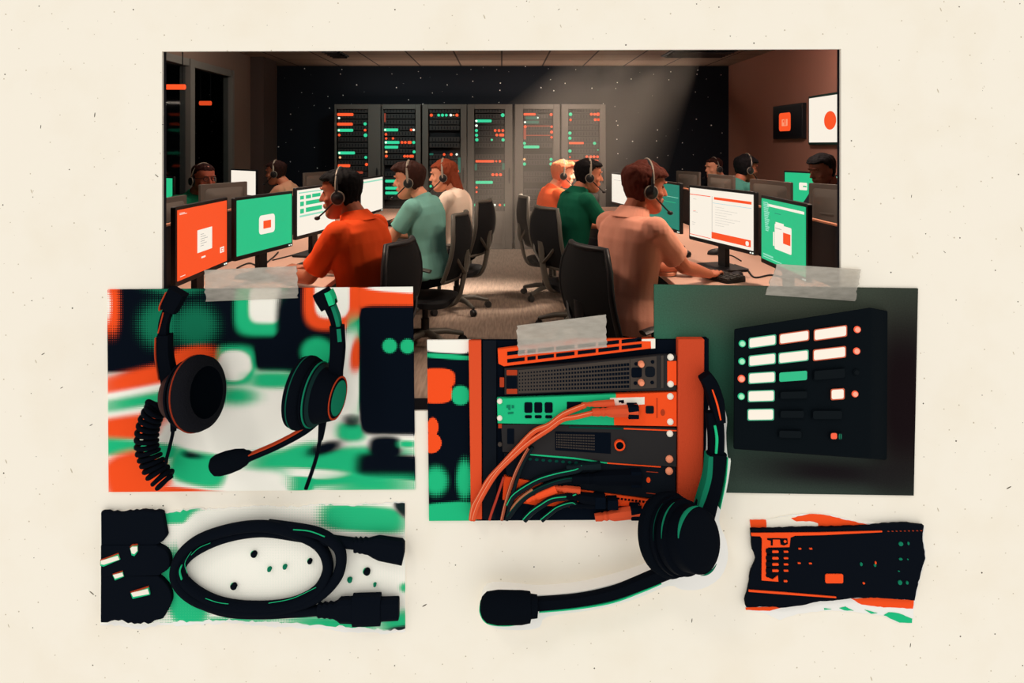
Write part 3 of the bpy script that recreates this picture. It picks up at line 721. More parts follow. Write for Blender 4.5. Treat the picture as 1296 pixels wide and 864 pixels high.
    if style == 'bob':
        for q in (-1, 1): mb.ball(HP((q*.06, -.04, -.05)), (.035, .055, .07))
        mb.ball(HP((0, -.075, -.05)), (.07, .04, .07))
    if beard: 
        mb.loft([[HP(v) for v in head_ring(z, f, b, w, 24, .006)] for z, f, b, w in HEAD[1:5]])
    link(crease(bake(mb, .0052, 1, .4), .004, (55, 55, 30)), 'hair', hairm, t)
    if glasses:
        mb = MB()
        for q in (-1, 1):
            mb.tube([HP((q*.032+.022*math.cos(a), .1, .018+.017*math.sin(a))) for a in (2*math.pi*k/16 for k in range(17))], .0028, 6, caps=False); mb.tube([HP((q*.054, .098, .022)), HP((q*.077, .0, .012))], .0028, 6)
        mb.tube([HP((-.01, .103, .02)), HP((.01, .103, .02))], .0028, 6); mb.build('glasses', M_black, t)
    # ---- headset, worn: a thing of its own
    if headset:
        h = thing('headset', (0, 0, 0), hs_label, 'headset', group='headsets worn by the people')
        h.matrix_world = Matrix.Translation(root) @ Matrix.Rotation(yaw, 4, 'Z') @ Matrix.Scale(s, 4)
        lt = mat('headset_silver', (150, 140, 126), .4, .4)
        ra, rz = .088+th_*.8, .128+th_
        arc = [Vector((ra*math.cos(a), -.008, -.01+rz*1.02*math.sin(a) if math.sin(a) > 0 else -.01)) for a in (math.pi*k/24 for k in range(25))]
        mb = MB(); mb.tube([HP(v) for v in arc], .0085*hs, 8, flat=(1.0, 1.0), up=None); mb.build('headband', lt if headset == 2 else M_black, h, ang=60)
        mb = MB(); mb.tube([HP(v*1.055+Vector((0, .004, 0))) for v in arc[2:-2]], .0042*hs, 6); mb.build('band_rim', lt, h, ang=60)
        ear = {}
        for q in (-1, 1):
            o = HP((q*(.083+th_*.3), -.01, -.012)); ax = Hr @ Vector((q, 0, 0))
            mb = MB(); mb.lathe([(-.012, .030), (-.004, .036), (.006, .036), (.010, .034)], o, ax, 24); cu = mb.build('ear_cushion', M_black, h, ang=50)
            mb = MB(); mb.lathe([(.010, .034), (.016, .033), (.018, .028), (.0185, .02), (.021, .017), (.023, .006)], o, ax, 24); mb.build('ear_shell', M_cdk, cu, ang=50)
            mb = MB(); mb.tube([o+ax*.012+Hr @ Vector((0, .035*math.cos(a), .035*math.sin(a))) for a in (2*math.pi*k/24 for k in range(25))], .0032*hs, 6, caps=False); mb.build('rim_ring', lt, cu, ang=60)
        q = mic_side; a0 = HP((q*.095, .012, -.03)); a1 = HP((q*.085, .07, -.075)); a2 = HP((q*.055, .122, -.105))
        mb = MB(); mb.tube(spline([a0, a1, a2], 6), .0042*hs, 8); mb.build('mic_boom', M_black, h)
        mb = MB(); mb.ball(a2, (.011, .016, .011), rot=Hr); mb.build('mic_tip', M_black, h, ang=80)
    return t, root

SK1 = (204, 130, 100); SK2 = (168, 98, 72); SK3 = (226, 158, 126)
PEOPLE = [
 dict(hx=433, hy=246, Y=3.5, yaw=68, label='person in an orange collared shirt, black hair, typing at the left front screens', c_skin=SK2, c_shirt=(232, 82, 34), c_hair=(10, 11, 14), style='short', lean=9, turn=16, hands={-1: (-.10, .50), 1: (.12, .48)}, voxel=.0062, headset=1, hs_label='black headset on the man in the orange shirt at left front', collar=True, mic_side=-1, hs=1.04, sleeve=.8),
 dict(hx=519, hy=229, Y=4.9, yaw=72, label='person in a light green t-shirt with dark brown hair, second along the left desk', c_skin=SK3, c_shirt=(122, 182, 172), c_hair=(58, 34, 28), style='quiff', lean=10, turn=12, voxel=.007, headset=2, hs_label='headset with pale band on the man in light green', mic_side=-1, hs=1.08),
 dict(hx=562, hy=223, Y=6.0, yaw=76, label='person with long auburn hair in a cream top, furthest along the left desk', c_skin=SK3, c_shirt=(246, 226, 208), c_hair=(140, 66, 42), style='long', lean=9, turn=8, voxel=.008, headset=2, hs_label='headset with pale band on the woman with long hair', mic_side=-1, hs=1.14),
 dict(hx=816, hy=239, Y=3.42, yaw=-60, label='person in a peach short-sleeved shirt, red-brown hair, nearest on the right', c_skin=(186, 108, 80), c_shirt=(240, 168, 144), c_hair=(86, 40, 30), style='full', lean=6, turn=-18, hands={-1: (-.12, .47), 1: (.10, .50)}, voxel=.0062, headset=1, hs_label='black headset on the man in the peach shirt', collar=True, mic_side=1, hs=1.04, sleeve=.72),
 dict(hx=744, hy=223, Y=5.4, yaw=-70, label='person in a dark green polo shirt with black hair on the right row', c_skin=SK1, c_shirt=(20, 92, 70), c_hair=(18, 16, 18), style='short', lean=9, turn=-12, voxel=.007, headset=2, hs_label='headset with pale band on the man in dark green', collar=True, mic_side=1, hs=1.08),
 dict(hx=712, hy=221, Y=6.5, yaw=-74, label='person in an orange shirt with light red hair, furthest along the right desk', c_skin=SK3, c_shirt=(240, 104, 60), c_hair=(206, 120, 84), style='quiff', lean=9, turn=-10, voxel=.008, headset=2, hs_label='headset on the red-haired person at the far right row', mic_side=1, hs=1.06),
 dict(hx=257, hy=227, Y=5.55, yaw=-118, label='balding person in glasses and a green shirt behind the dark monitor back', c_skin=(176, 92, 70), c_shirt=(28, 130, 96), c_hair=(46, 20, 18), style='crop', lean=8, turn=-8, voxel=.008, headset=1, hs_label='small headset on the balding man with glasses', glasses=True, mic_side=-1, hs=1.06),
 dict(hx=350, hy=219, Y=7.0, yaw=86, label='person in a peach top facing the far left window screens', c_skin=SK1, c_shirt=(206, 150, 122), c_hair=(46, 26, 24), style='short', lean=10, voxel=.009, headset=2, hs_label='headset on the person facing the left windows', mic_side=-1, hs=1.0),
 dict(hx=904, hy=213, Y=7.6, yaw=110, label='person seen as a lit face before the black wall at the right', c_skin=SK3, c_shirt=(20, 22, 28), c_hair=(52, 30, 26), style='crop', lean=8, turn=-4, voxel=.009, headset=1, hs_label='headset on the lit face before the black wall', mic_side=1, hs=.98),
 dict(hx=944, hy=214, Y=6.7, yaw=-70, label='person with bushy black hair in a teal top beside the brown wall', c_skin=SK2, c_shirt=(70, 132, 122), c_hair=(16, 15, 18), style='full', lean=8, turn=-10, voxel=.009, headset=1, hs_label='dark headset on the bushy-haired person by the brown wall', mic_side=1, hs=1.06),
 dict(hx=1041, hy=216, Y=5.5, yaw=98, label='dark-haired person looking down in front of the far green screen', c_skin=(112, 62, 46), c_shirt=(28, 32, 40), c_hair=(14, 14, 16), style='short', lean=10, turn=6, pitch=-16, voxel=.008, headset=None, hs=1.08),
]
roots = []
for kw in PEOPLE: roots.append((person(**kw), kw))

# chairs under them, a little behind each seat
CL = ['dark chair under the man in the orange shirt at left front', 'chair under the man in light green', 'chair under the woman with long hair', 'dark chair under the man in the peach shirt', 'grey chair under the man in dark green', 'grey chair under the red-haired person at the far right', 'chair under the balding man with glasses', 'chair under the person facing the left windows', 'chair under the lit face before the black wall', 'chair under the bushy-haired person by the brown wall', 'chair under the dark-haired person looking down at right']
for i, ((t, root), kw) in enumerate(roots):
    ya = t.rotation_euler.z; b = Matrix.Rotation(ya, 3, 'Z') @ Vector((0, [.10, .06, .05, .05, .05, .05, .03, .03, .03, .03, .03][i], 0))
    chair(root.x+b.x, root.y+b.y, ya+[.12, .1, -.1, -.1, .12, -.1, 0, 0, 0, 0, 0][i], CL[i], M_cdk if i in (0, 3) else M_chair)

# ---------------------------------------------------------------- things on the desks
def at(px, py, z=DESK): 
    Y = (EYE-z)*F/(py-CY); return Vector(((px-CX)*Y/F, Y, z))
M_key = mat('key_caps', (60, 58, 56), .6)
def keyboard(px, py, yaw, lab):
    p = at(px, py); t = thing('keyboard', p, lab, 'keyboard', rz=yaw, group='keyboards on the desks')
    mb = MB(); pts = rrect(-.215, -.07, .215, .07, .012, 3); mb.prism([(x, y, .016+.06*(y+.07)) for x, y in pts], [(x, y, .001) for x, y in pts]); mb.build('case', M_black, t)
    mb = MB()
    for r in range(5):
        for k in range(15):
            x = -.2+.0285*k+.004*(r % 2); y = -.054+.027*r; mb.box((x, y, .020+.06*(y+.07)), (.022, .021, .009))
    mb.build('key_block', M_key, t)
def mouse(px, py, yaw, lab):
    p = at(px, py); t = thing('computer_mouse', p, lab, 'mouse', rz=yaw, group='computer mice on the desks')
    mb = MB(); n = 20
    mb.loft([[(.032*k_*math.cos(a), .055*k_*math.sin(a), z+.004*math.sin(a)*(z > .01)) for a in (2*math.pi*k/n for k in range(n))] for k_, z in ((.95, .001), (1, .012), (.9, .026), (.6, .036), (.2, .039))]); mb.build('shell', M_black, t, ang=70)
    mb = MB(); mb.box((0, .03, .034), (.006, .02, .008)); mb.build('scroll_wheel', M_grey, t)
def cable(pts, r, lab, m=M_black, name='desk_cable'):
    mb = MB(); mb.tube(spline(pts, 8), r, 8); o = mb.build(name, m, None, ang=70); return tag(o, lab, 'cable')
keyboard(384, 343, R(80), 'black keyboard under the hands of the man in orange')
keyboard(896, 349, R(-64), 'black keyboard beside the hand of the man in the peach shirt')
keyboard(500, 283, R(80), 'black keyboard in front of the man in light green')
keyboard(795, 281, R(-75), 'black keyboard in front of the man in dark green')
mouse(867, 325, R(-50), 'black mouse behind the phone on the right desk')
mouse(905, 322, R(-80), 'black mouse left of the white screen stand')
mouse(931, 353, R(-60), 'small dark mouse in front of the white screen stand')
mouse(437, 312, R(80), 'dark mouse behind the black box on the left desk')
p = at(846, 332); t = thing('phone', p, 'flat dark phone lying on the right desk', 'phone', rz=R(-75))
mb = MB(); pts = rrect(-.05, -.1, .05, .1, .015, 4); mb.prism([(x, y, .012) for x, y in pts], [(x, y, .001) for x, y in pts]); mb.build('case', M_black, t)
mb = MB(); pts = rrect(-.044, -.09, .044, .09, .01, 4); mb.prism([(x, y, .0135) for x, y in pts], [(x, y, .011) for x, y in pts]); mb.build('glass_face', mat('phone_glass', (28, 60, 58), .2, .5), t)
p = at(841, 348); t = thing('ring_dish', p, 'small peach ring-shaped dish by the elbow on the right desk', 'dish')
mb = MB(); mb.lathe([(.001, .05), (.006, .066), (.022, .07), (.026, .064), (.024, .04), (.010, .028)], (0, 0, 0), (0, 0, 1), 30); mb.build('bowl', mat('peach_ceramic', (226, 160, 132), .4), t)
mb = MB(); mb.lathe([(.0105, .026), (.013, .024)], (0, 0, 0), (0, 0, 1), 24); mb.build('dark_center', M_black, t)
p = at(414, 331); t = thing('dock_box', p, 'low black box on the left desk by the table screen', 'box', rz=R(80))
mb = MB(); mb.box((0, 0, .028), (.17, .13, .054)); mb.build('housing', M_black, t, bevel=.006)
mb = MB(); mb.box((0, -.066, .03), (.1, .004, .01)); mb.build('front_slot', M_grey, t)
def dk(px, py): return at(px, py)+Vector((0, 0, .005))
cable([dk(930, 336), dk(945, 342), dk(955, 352), dk(975, 349), dk(992, 352)], .005, 'black cable curling from the white screen stand')
cable([dk(905, 318), dk(912, 326), dk(925, 324), dk(938, 331)], .004, 'thin black cable behind the white screen')
cable([dk(828, 303), dk(824, 312), dk(833, 318), dk(845, 312), dk(852, 316)], .005, 'tangled black cable under the teal screen')
cable([dk(300, 340), dk(315, 334), dk(330, 337), dk(345, 327), dk(352, 320)], .005, 'black cable under the green screen at left')
cable([dk(345, 330), dk(365, 325), dk(385, 320), dk(404, 321)], .004, 'thin black cable running across the left desk')

# ---------------------------------------------------------------- haze in the beam, spotlights, added fill lights
dirv = Vector((-.78, -.09, -1.0)).normalized(); HA = R(15)
for i, x in enumerate((1.0, 1.35, 1.7, 2.05)):
    SP = Vector((x, 6.8, 2.61))
    t = thing('ceiling_spotlight', SP, ['leftmost', 'second from the left', 'third from the left', 'rightmost'][i]+' of four ceiling spotlights that throw the beam', 'lamp', group='ceiling spotlights')
    mb = MB(); mb.lathe([(-.06, .02), (-.05, .055), (.02, .065), (.03, .06)], (0, 0, 0), dirv, 20); mb.tube([-dirv*.04, (-dirv.x*.04, -dirv.y*.04, .085)], .015, 8); mb.build('housing', M_black, t)
    ld = bpy.data.lights.new('spot_lamp', 'SPOT'); ld.energy = 820; ld.color = (1, .80, .64); ld.spot_size = 2*HA; ld.spot_blend = .8; ld.shadow_soft_size = .26
    lo = bpy.data.objects.new('spot_lamp', ld); COL.objects.link(lo); lo.location = SP+dirv*.06; lo.rotation_euler = dirv.to_track_quat('-Z', 'Y').to_euler()
c0h = Vector((1.525, 6.8, 2.61)); u = Vector((1, 0, 0)); w = Vector((0, 1, 0)); rings = []
for L in (.08, .8, 1.6, 2.4, 2.9, 3.3):
    r = L*math.tan(HA)+.05; c = c0h+dirv*L
    rings.append([Vector((c.x+(r*1.35+.55)*math.cos(a), min(c.y+r*math.sin(a), RY-.1), max(c.z, .03))) for a in (2*math.pi*k/32 for k in range(32))])
mb = MB(); mb.loft(rings)
M_haze = bpy.data.materials.new('light_haze'); M_haze.use_nodes = True; nt = M_haze.node_tree; nt.nodes.clear()
o_ = nt.nodes.new('ShaderNodeOutputMaterial'); v_ = nt.nodes.new('ShaderNodeVolumeScatter'); v_.inputs['Density'].default_value = .075; v_.inputs['Color'].default_value = (1, .92, .82, 1); v_.inputs['Anisotropy'].default_value = 0.0
nt.links.new(v_.outputs[0], o_.inputs['Volume'])
HZ = mb.build('light_haze', M_haze, None); tag(HZ, 'dusty haze lit by the beam from the ceiling', 'haze', kind='stuff')

def lamp(name, loc, e, col, size, tgt=(0, 0, -1), kind='AREA', spread=None, sy=None):
    l = bpy.data.lights.new(name, kind); l.energy = e; l.color = col
    if kind == 'AREA':
        l.size = size
        if sy: l.shape = 'RECTANGLE'; l.size_y = sy
        if spread: l.spread = R(spread)
    else: l.shadow_soft_size = size
    o = bpy.data.objects.new(name, l); COL.objects.link(o); o.location = loc; o.rotation_euler = Vector(tgt).to_track_quat('-Z', 'Y').to_euler(); return o
WARM = (1, .75, .58)  # fill lights from here on are added and have no fixtures
lamp('downlight_left', (-1.7, 3.4, 2.62), 19, WARM, .3, (.45, .1, -1), spread=120)  # four added fills brightening the faces and desks
lamp('downlight_right', (1.75, 3.2, 2.62), 19, WARM, .3, (-.45, .1, -1), spread=120)
lamp('downlight_left_far', (-1.75, 5.4, 2.62), 19, (1, .78, .62), .3, (.4, .1, -1), spread=120)
lamp('downlight_right_far', (1.75, 5.4, 2.62), 19, (1, .74, .55), .3, (-.4, .1, -1), spread=120)
lamp('ceiling_panel', (0, 4.2, 2.66), 15, (1, .86, .76), 3.0, (0, 0, -1), sy=2.5)  # added soft fill for the whole room
lamp('wall_washer', (2.3, 5.6, 2.6), 38, (1, .76, .66), .3, (.8, .1, -.8))  # added fill to brighten the right wall
lamp('corner_lamp', (-2.3, 6.6, 2.62), 16, (1, .85, .72), .3, (-.5, .5, -.7))  # added fill towards the far left corner
lamp('rack_washer', (.9, 7.9, 2.62), 26, (1, .80, .64), .3, (-.05, .7, -.7), spread=120)  # two added fills that brighten the rack fronts
lamp('rack_washer_far', (-1.4, 8.0, 2.62), 7, (.8, 1, .92), .3, (0, .7, -.7), spread=120)
lamp('rack_top_uplight', (.2, 9.7, 2.12), 12, (1, .8, .66), 5.0, (0, -.35, 1), sy=.12)  # unseen fill added to brighten the ceiling and back wall
# ================================================================== the paper sheet and what is stuck on it
def paper_mat():
    m = mat('cream_paper', (250, 241, 224), .95, .0); nt = m.node_tree; b = nt.nodes['Principled BSDF']
    tc = nt.nodes.new('ShaderNodeTexCoord'); prev = None
    def mixin(fac, col):
        nonlocal prev
        mx = nt.nodes.new('ShaderNodeMix'); mx.data_type = 'RGBA'; mx.inputs['B'].default_value = lin(col)
        nt.links.new(fac, mx.inputs['Factor'])
        if prev is None: mx.inputs['A'].default_value = lin((250, 241, 224))
        else: nt.links.new(prev, mx.inputs['A'])
        prev = mx.outputs['Result']
    nz = nt.nodes.new('ShaderNodeTexNoise'); nz.inputs['Scale'].default_value = 14; nz.inputs['Detail'].default_value = 6
    nt.links.new(tc.outputs['Object'], nz.inputs['Vector'])
    mr = nt.nodes.new('ShaderNodeMapRange'); mr.inputs['From Min'].default_value = .45; mr.inputs['From Max'].default_value = .75; mr.inputs['To Max'].default_value = .5
    nt.links.new(nz.outputs['Fac'], mr.inputs['Value']); mixin(mr.outputs['Result'], (244, 232, 210))
    ro = nt.nodes.new('ShaderNodeMapping'); ro.inputs['Rotation'].default_value = (R(90), 0, 0); nt.links.new(tc.outputs['Object'], ro.inputs['Vector'])
    for i, (sc, rot, sx, thr, gate, col) in enumerate(((24, 0, 1, .024, .55, (84, 74, 62)), (40, .4, 1, .04, .35, (204, 190, 166)), (18, .5, .22, .015, .80, (84, 76, 62)), (18, -.7, .2, .014, .80, (110, 100, 84)), (18, 1.45, .2, .013, .82, (76, 70, 58)), (26, -1.2, .25, .022, .5, (204, 190, 166)))):
        mp = nt.nodes.new('ShaderNodeMapping'); mp.inputs['Rotation'].default_value = (0, 0, rot); mp.inputs['Location'].default_value = (i*3.1, i*1.7, 0)
        m2 = nt.nodes.new('ShaderNodeMapping'); m2.inputs['Scale'].default_value = (sx, 1, 1)
        vo = nt.nodes.new('ShaderNodeTexVoronoi'); vo.voronoi_dimensions = '2D'; vo.inputs['Scale'].default_value = sc
        nt.links.new(ro.outputs['Vector'], mp.inputs['Vector']); nt.links.new(mp.outputs['Vector'], m2.inputs['Vector']); nt.links.new(m2.outputs['Vector'], vo.inputs['Vector'])
        sp = nt.nodes.new('ShaderNodeSeparateColor'); nt.links.new(vo.outputs['Color'], sp.inputs['Color'])
        g = nt.nodes.new('ShaderNodeMath'); g.operation = 'GREATER_THAN'; g.inputs[1].default_value = gate; nt.links.new(sp.outputs['Red'], g.inputs[0])
        rv = nt.nodes.new('ShaderNodeMath'); rv.operation = 'MULTIPLY'; rv.inputs[1].default_value = thr; nt.links.new(sp.outputs['Green'], rv.inputs[0])
        ad = nt.nodes.new('ShaderNodeMath'); ad.operation = 'LESS_THAN'; nt.links.new(vo.outputs['Distance'], ad.inputs[0]); nt.links.new(rv.outputs[0], ad.inputs[1])
        mu = nt.nodes.new('ShaderNodeMath'); mu.operation = 'MULTIPLY'; nt.links.new(ad.outputs[0], mu.inputs[0]); nt.links.new(g.outputs[0], mu.inputs[1])
        mixin(mu.outputs[0], col)
    nt.links.new(prev, b.inputs['Base Color'])
    return m
M_paper = paper_mat()
mb = MB()
OP = [(205, 65), (1064.5, 62), (1064.5, 520), (205, 520)]
OU = [(-900, -700), (2200, -700), (2200, 1560), (-900, 1560)]
f = [W(*p) for p in OU+OP]; bk = [v+Vector((0, .004, 0)) for v in f]
mb.add(f+bk, [(0, 1, 5, 4), (1, 2, 6, 5), (2, 3, 7, 6), (3, 0, 4, 7), (8, 12, 13, 9), (9, 13, 14, 10), (10, 14, 15, 11), (11, 15, 12, 8), (4, 5, 13, 12), (5, 6, 14, 13), (6, 7, 15, 14), (7, 4, 12, 15), (0, 8, 9, 1), (1, 9, 10, 2), (2, 10, 11, 3), (3, 11, 8, 0)])
PAPER = mb.build('paper_sheet', M_paper, None); tag(PAPER, 'large cream speckled paper sheet behind all the pictures', 'paper', kind='structure')

# ------------------------------------------------------------------ printed pictures
WB_ = (255, 250, 236)
def print_mat(name, base, blobs, period=3.0, tone=.8, grain=0.0):
    """ink on a print: soft blobs broken into halftone dots. blob = (rgb, cx, cy, rx, ry, soft, rotdeg, power)"""
    m = bpy.data.materials.new(name); m.use_nodes = True; nt = m.node_tree; b = nt.nodes['Principled BSDF']
    b.inputs['Roughness'].default_value = .9; b.inputs['Specular IOR Level'].default_value = 0
    N, Lk = nt.nodes.new, nt.links.new
    tc = N('ShaderNodeTexCoord'); sp = N('ShaderNodeSeparateXYZ'); Lk(tc.outputs['Object'], sp.inputs[0])
    cb = N('ShaderNodeCombineXYZ')
    a = N('ShaderNodeMath'); a.operation = 'MULTIPLY_ADD'; a.inputs[1].default_value = 1000; a.inputs[2].default_value = CX; Lk(sp.outputs['X'], a.inputs[0])
    c = N('ShaderNodeMath'); c.operation = 'MULTIPLY_ADD'; c.inputs[1].default_value = -1000; c.inputs[2].default_value = CY+1500; Lk(sp.outputs['Z'], c.inputs[0])
    Lk(a.outputs[0], cb.inputs[0]); Lk(c.outputs[0], cb.inputs[1]); px = cb.outputs[0]
    # halftone screen at 45 degrees
    mp = N('ShaderNodeMapping'); mp.inputs['Rotation'].default_value = (0, 0, R(45)); k = 2*math.pi/period; mp.inputs['Scale'].default_value = (k, k, k); Lk(px, mp.inputs['Vector'])
    s2 = N('ShaderNodeSeparateXYZ'); Lk(mp.outputs[0], s2.inputs[0])
    s1 = N('ShaderNodeMath'); s1.operation = 'SINE'; Lk(s2.outputs['X'], s1.inputs[0]); s3 = N('ShaderNodeMath'); s3.operation = 'SINE'; Lk(s2.outputs['Y'], s3.inputs[0])
    pr = N('ShaderNodeMath'); pr.operation = 'MULTIPLY'; Lk(s1.outputs[0], pr.inputs[0]); Lk(s3.outputs[0], pr.inputs[1])
    ht = N('ShaderNodeMath'); ht.operation = 'MULTIPLY'; ht.inputs[1].default_value = .5*tone; Lk(pr.outputs[0], ht.inputs[0])
    prev = None
    for (rgb, cx, cy, rx, ry, soft, rot, pw) in blobs:
        mp = N('ShaderNodeMapping'); mp.vector_type = 'TEXTURE'; mp.inputs['Location'].default_value = (cx, cy, 0); mp.inputs['Rotation'].default_value = (0, 0, R(rot)); mp.inputs['Scale'].default_value = (rx, ry, 1)
        Lk(px, mp.inputs['Vector']); src = mp.outputs[0]
        if pw == 2:
            ln_ = N('ShaderNodeVectorMath'); ln_.operation = 'LENGTH'; Lk(src, ln_.inputs[0]); dist = ln_.outputs['Value']
        else:
            ab = N('ShaderNodeVectorMath'); ab.operation = 'ABSOLUTE'; Lk(src, ab.inputs[0]); q = N('ShaderNodeSeparateXYZ'); Lk(ab.outputs[0], q.inputs[0])
            pws = []
            for ax in 'XY':
                w = N('ShaderNodeMath'); w.operation = 'POWER'; w.inputs[1].default_value = pw; Lk(q.outputs[ax], w.inputs[0]); pws.append(w)
            sm = N('ShaderNodeMath'); sm.operation = 'ADD'; Lk(pws[0].outputs[0], sm.inputs[0]); Lk(pws[1].outputs[0], sm.inputs[1])
            rt = N('ShaderNodeMath'); rt.operation = 'POWER'; rt.inputs[1].default_value = 1/pw; Lk(sm.outputs[0], rt.inputs[0]); dist = rt.outputs[0]
        mr = N('ShaderNodeMapRange'); mr.interpolation_type = 'SMOOTHSTEP'; sf = soft/min(rx, ry)
        mr.inputs['From Min'].default_value = 1+sf; mr.inputs['From Max'].default_value = max(0, 1-sf); mr.inputs['To Min'].default_value = 0; mr.inputs['To Max'].default_value = 1
        Lk(dist, mr.inputs['Value'])
        fac = mr.outputs['Result']
        if tone > 0:
            ad = N('ShaderNodeMath'); ad.operation = 'ADD'; Lk(fac, ad.inputs[0]); Lk(ht.outputs[0], ad.inputs[1])
            st = N('ShaderNodeMapRange'); st.inputs['From Min'].default_value = .40; st.inputs['From Max'].default_value = .60; Lk(ad.outputs[0], st.inputs['Value']); fac = st.outputs['Result']
        mx = N('ShaderNodeMix'); mx.data_type = 'RGBA'; mx.inputs['B'].default_value = lin(rgb); Lk(fac, mx.inputs['Factor'])
        if prev is None: mx.inputs['A'].default_value = lin(base)
        else: Lk(prev, mx.inputs['A'])
        prev = mx.outputs['Result']
    if grain:
        nz = N('ShaderNodeTexNoise'); nz.inputs['Scale'].default_value = .55; nz.inputs['Detail'].default_value = 2; Lk(px, nz.inputs['Vector'])
        mr = N('ShaderNodeMapRange'); mr.inputs['From Min'].default_value = .3; mr.inputs['From Max'].default_value = .7; mr.inputs['To Min'].default_value = 1-grain; mr.inputs['To Max'].default_value = 1+grain; Lk(nz.outputs['Fac'], mr.inputs['Value'])
        hs = N('ShaderNodeHueSaturation'); Lk(prev, hs.inputs['Color']); Lk(mr.outputs['Result'], hs.inputs['Value']); prev = hs.outputs['Color']
    Lk(prev, b.inputs['Base Color'])
    return m
DEPTH = 1.0
M_white = mat('white_paper_edge', (244, 240, 232), .95, 0)
ink = lambda n, c: mat('ink_'+n, c, .9, 0)
I_K, I_G, I_O, I_W = ink('black', K), ink('green', G), ink('orange', O), ink('cream', WH)
I_K2 = ink('soft_black', (22, 26, 32)); I_DG = ink('deep_green', (12, 66, 54)); I_GY = ink('warm_grey', (72, 64, 58)); I_DO = ink('deep_orange', (176, 62, 34)); I_GY2 = ink('dark_grey', (46, 44, 44)); I_PO = ink('pale_orange', (244, 150, 112)); I_MG = ink('mid_green', (24, 122, 90))
M_hs = mat('matte_black_shell', (7, 11, 18), .7, .02); M_hs2 = mat('soft_black_foam', (10, 14, 20), .9, .01, bump=.4, bscale=700); M_hs3 = mat('black_green_shell', (12, 40, 38), .7, .06)
def W3(x, y, d): return W(x, y, d)
def mmr(r, d): return r/1000*(YC-d)/YC      # a radius read in the picture, at depth d

# --- A: print with the hanging headset
blA = [
 (WB_, 330, 560, 260, 92, 14, 0, 6), (WB_, 300, 520, 95, 70, 20, 0, 3),
 (K, 300, 420, 190, 52, 14, 0, 5),
 (O, 185, 478, 74, 13, 9, -13, 4), (WB_, 165, 505, 70, 12, 8, -10, 4), (G, 180, 506, 50, 7, 9, -10, 3),
 (O, 165, 541, 50, 17, 8, -8, 4), (G, 160, 566, 48, 12, 8, 4, 4), (K, 150, 588, 24, 9, 9, -20, 2), (O, 175, 600, 44, 32, 10, -12, 3), (O, 240, 622, 60, 6, 4, 6, 3),
 (G, 252, 590, 38, 24, 7, 12, 3.2), (K, 238, 574, 17, 4, 5, 8, 2), (WB_, 262, 555, 60, 16, 8, 8, 3), (G, 206, 570, 26, 10, 6, 6, 3),
 ((24, 120, 86), 203, 410, 24, 26, 20, 0, 2), ((24, 120, 86), 248, 412, 26, 25, 20, 0, 2), ((24, 120, 86), 225, 360, 36, 12, 10, 0, 2),
 (O, 140, 388, 12, 32, 8, 0, 3), (WB_, 134, 386, 7, 20, 6, 0, 2),
 (G, 334, 390, 36, 34, 8, 0, 4), (WB_, 338, 384, 22, 24, 5, 0, 4), (K, 372, 420, 22, 55, 8, 0, 4), (K, 345, 452, 30, 20, 9, 0, 3),
 (G, 297, 463, 30, 26, 9, 0, 3), (WB_, 297, 462, 22, 19, 5, 0, 2.4), (G, 300, 500, 28, 12, 12, 0, 2), (K, 348, 452, 24, 16, 8, 0, 3), (O, 245, 452, 30, 14, 8, -8, 2.5),
 (G, 345, 480, 34, 11, 8, 0, 3),
 (O, 421, 380, 36, 37, 7, 0, 3.4), (WB_, 421, 374, 22, 28, 4, 0, 3.6), (O, 492, 376, 44, 14, 4, 0, 6), (WB_, 500, 360, 36, 9, 3, 4, 4),
 (G, 402, 445, 20, 18, 8, 0, 2), (WB_, 440, 480, 18, 48, 7, 0, 3), (O, 446, 440, 10, 24, 7, 10, 2.5),
 (G, 420, 590, 110, 26, 9, -2, 4), (G, 380, 575, 32, 14, 8, -15, 2.5), (WB_, 400, 599, 40, 6, 5, 4, 3), (G, 380, 612, 22, 10, 4, 0, 2.4), (WB_, 330, 610, 36, 16, 10, 0, 3), (G, 445, 545, 20, 14, 8, 0, 2.5),
 (K, 412, 566, 24, 8, 6, -16, 2.2), (K, 446, 530, 12, 9, 8, 0, 2),
 (G, 452, 462, 14, 60, 5, 0, 4), (WB_, 444, 470, 12, 50, 5, 0, 4), (O, 452, 448, 8, 22, 5, 8, 2.5),
 (K, 500, 468, 45, 82, 3, 0, 9), (K, 500, 590, 50, 17, 5, 4, 4), (K, 488, 566, 22, 16, 6, 0, 3), (G, 515, 561, 11, 5, 4, 0, 2.4), (G, 470, 612, 54, 10, 12, 0, 4),
 (G, 493.5, 437, 9, 9, 3, 0, 2), (G, 516, 437.5, 9, 9, 3, 0, 2),
]
PA = print_mat('ink_headset_print', K, blA, 3.2, .8)
def card(name, pts, m, lab, d1, d0, msd=None):
    mb = MB(); mb.plate(pts, d1, -.0005); o = mb.build(name, m); return tag(o, lab, 'print')
prA = card('photo_print', [(135.5, 366.5), (522.5, 363), (525.5, 619), (137.5, 622.5)], PA, 'square print with a blurred green and orange desk behind the hanging headset', .002, .0008)

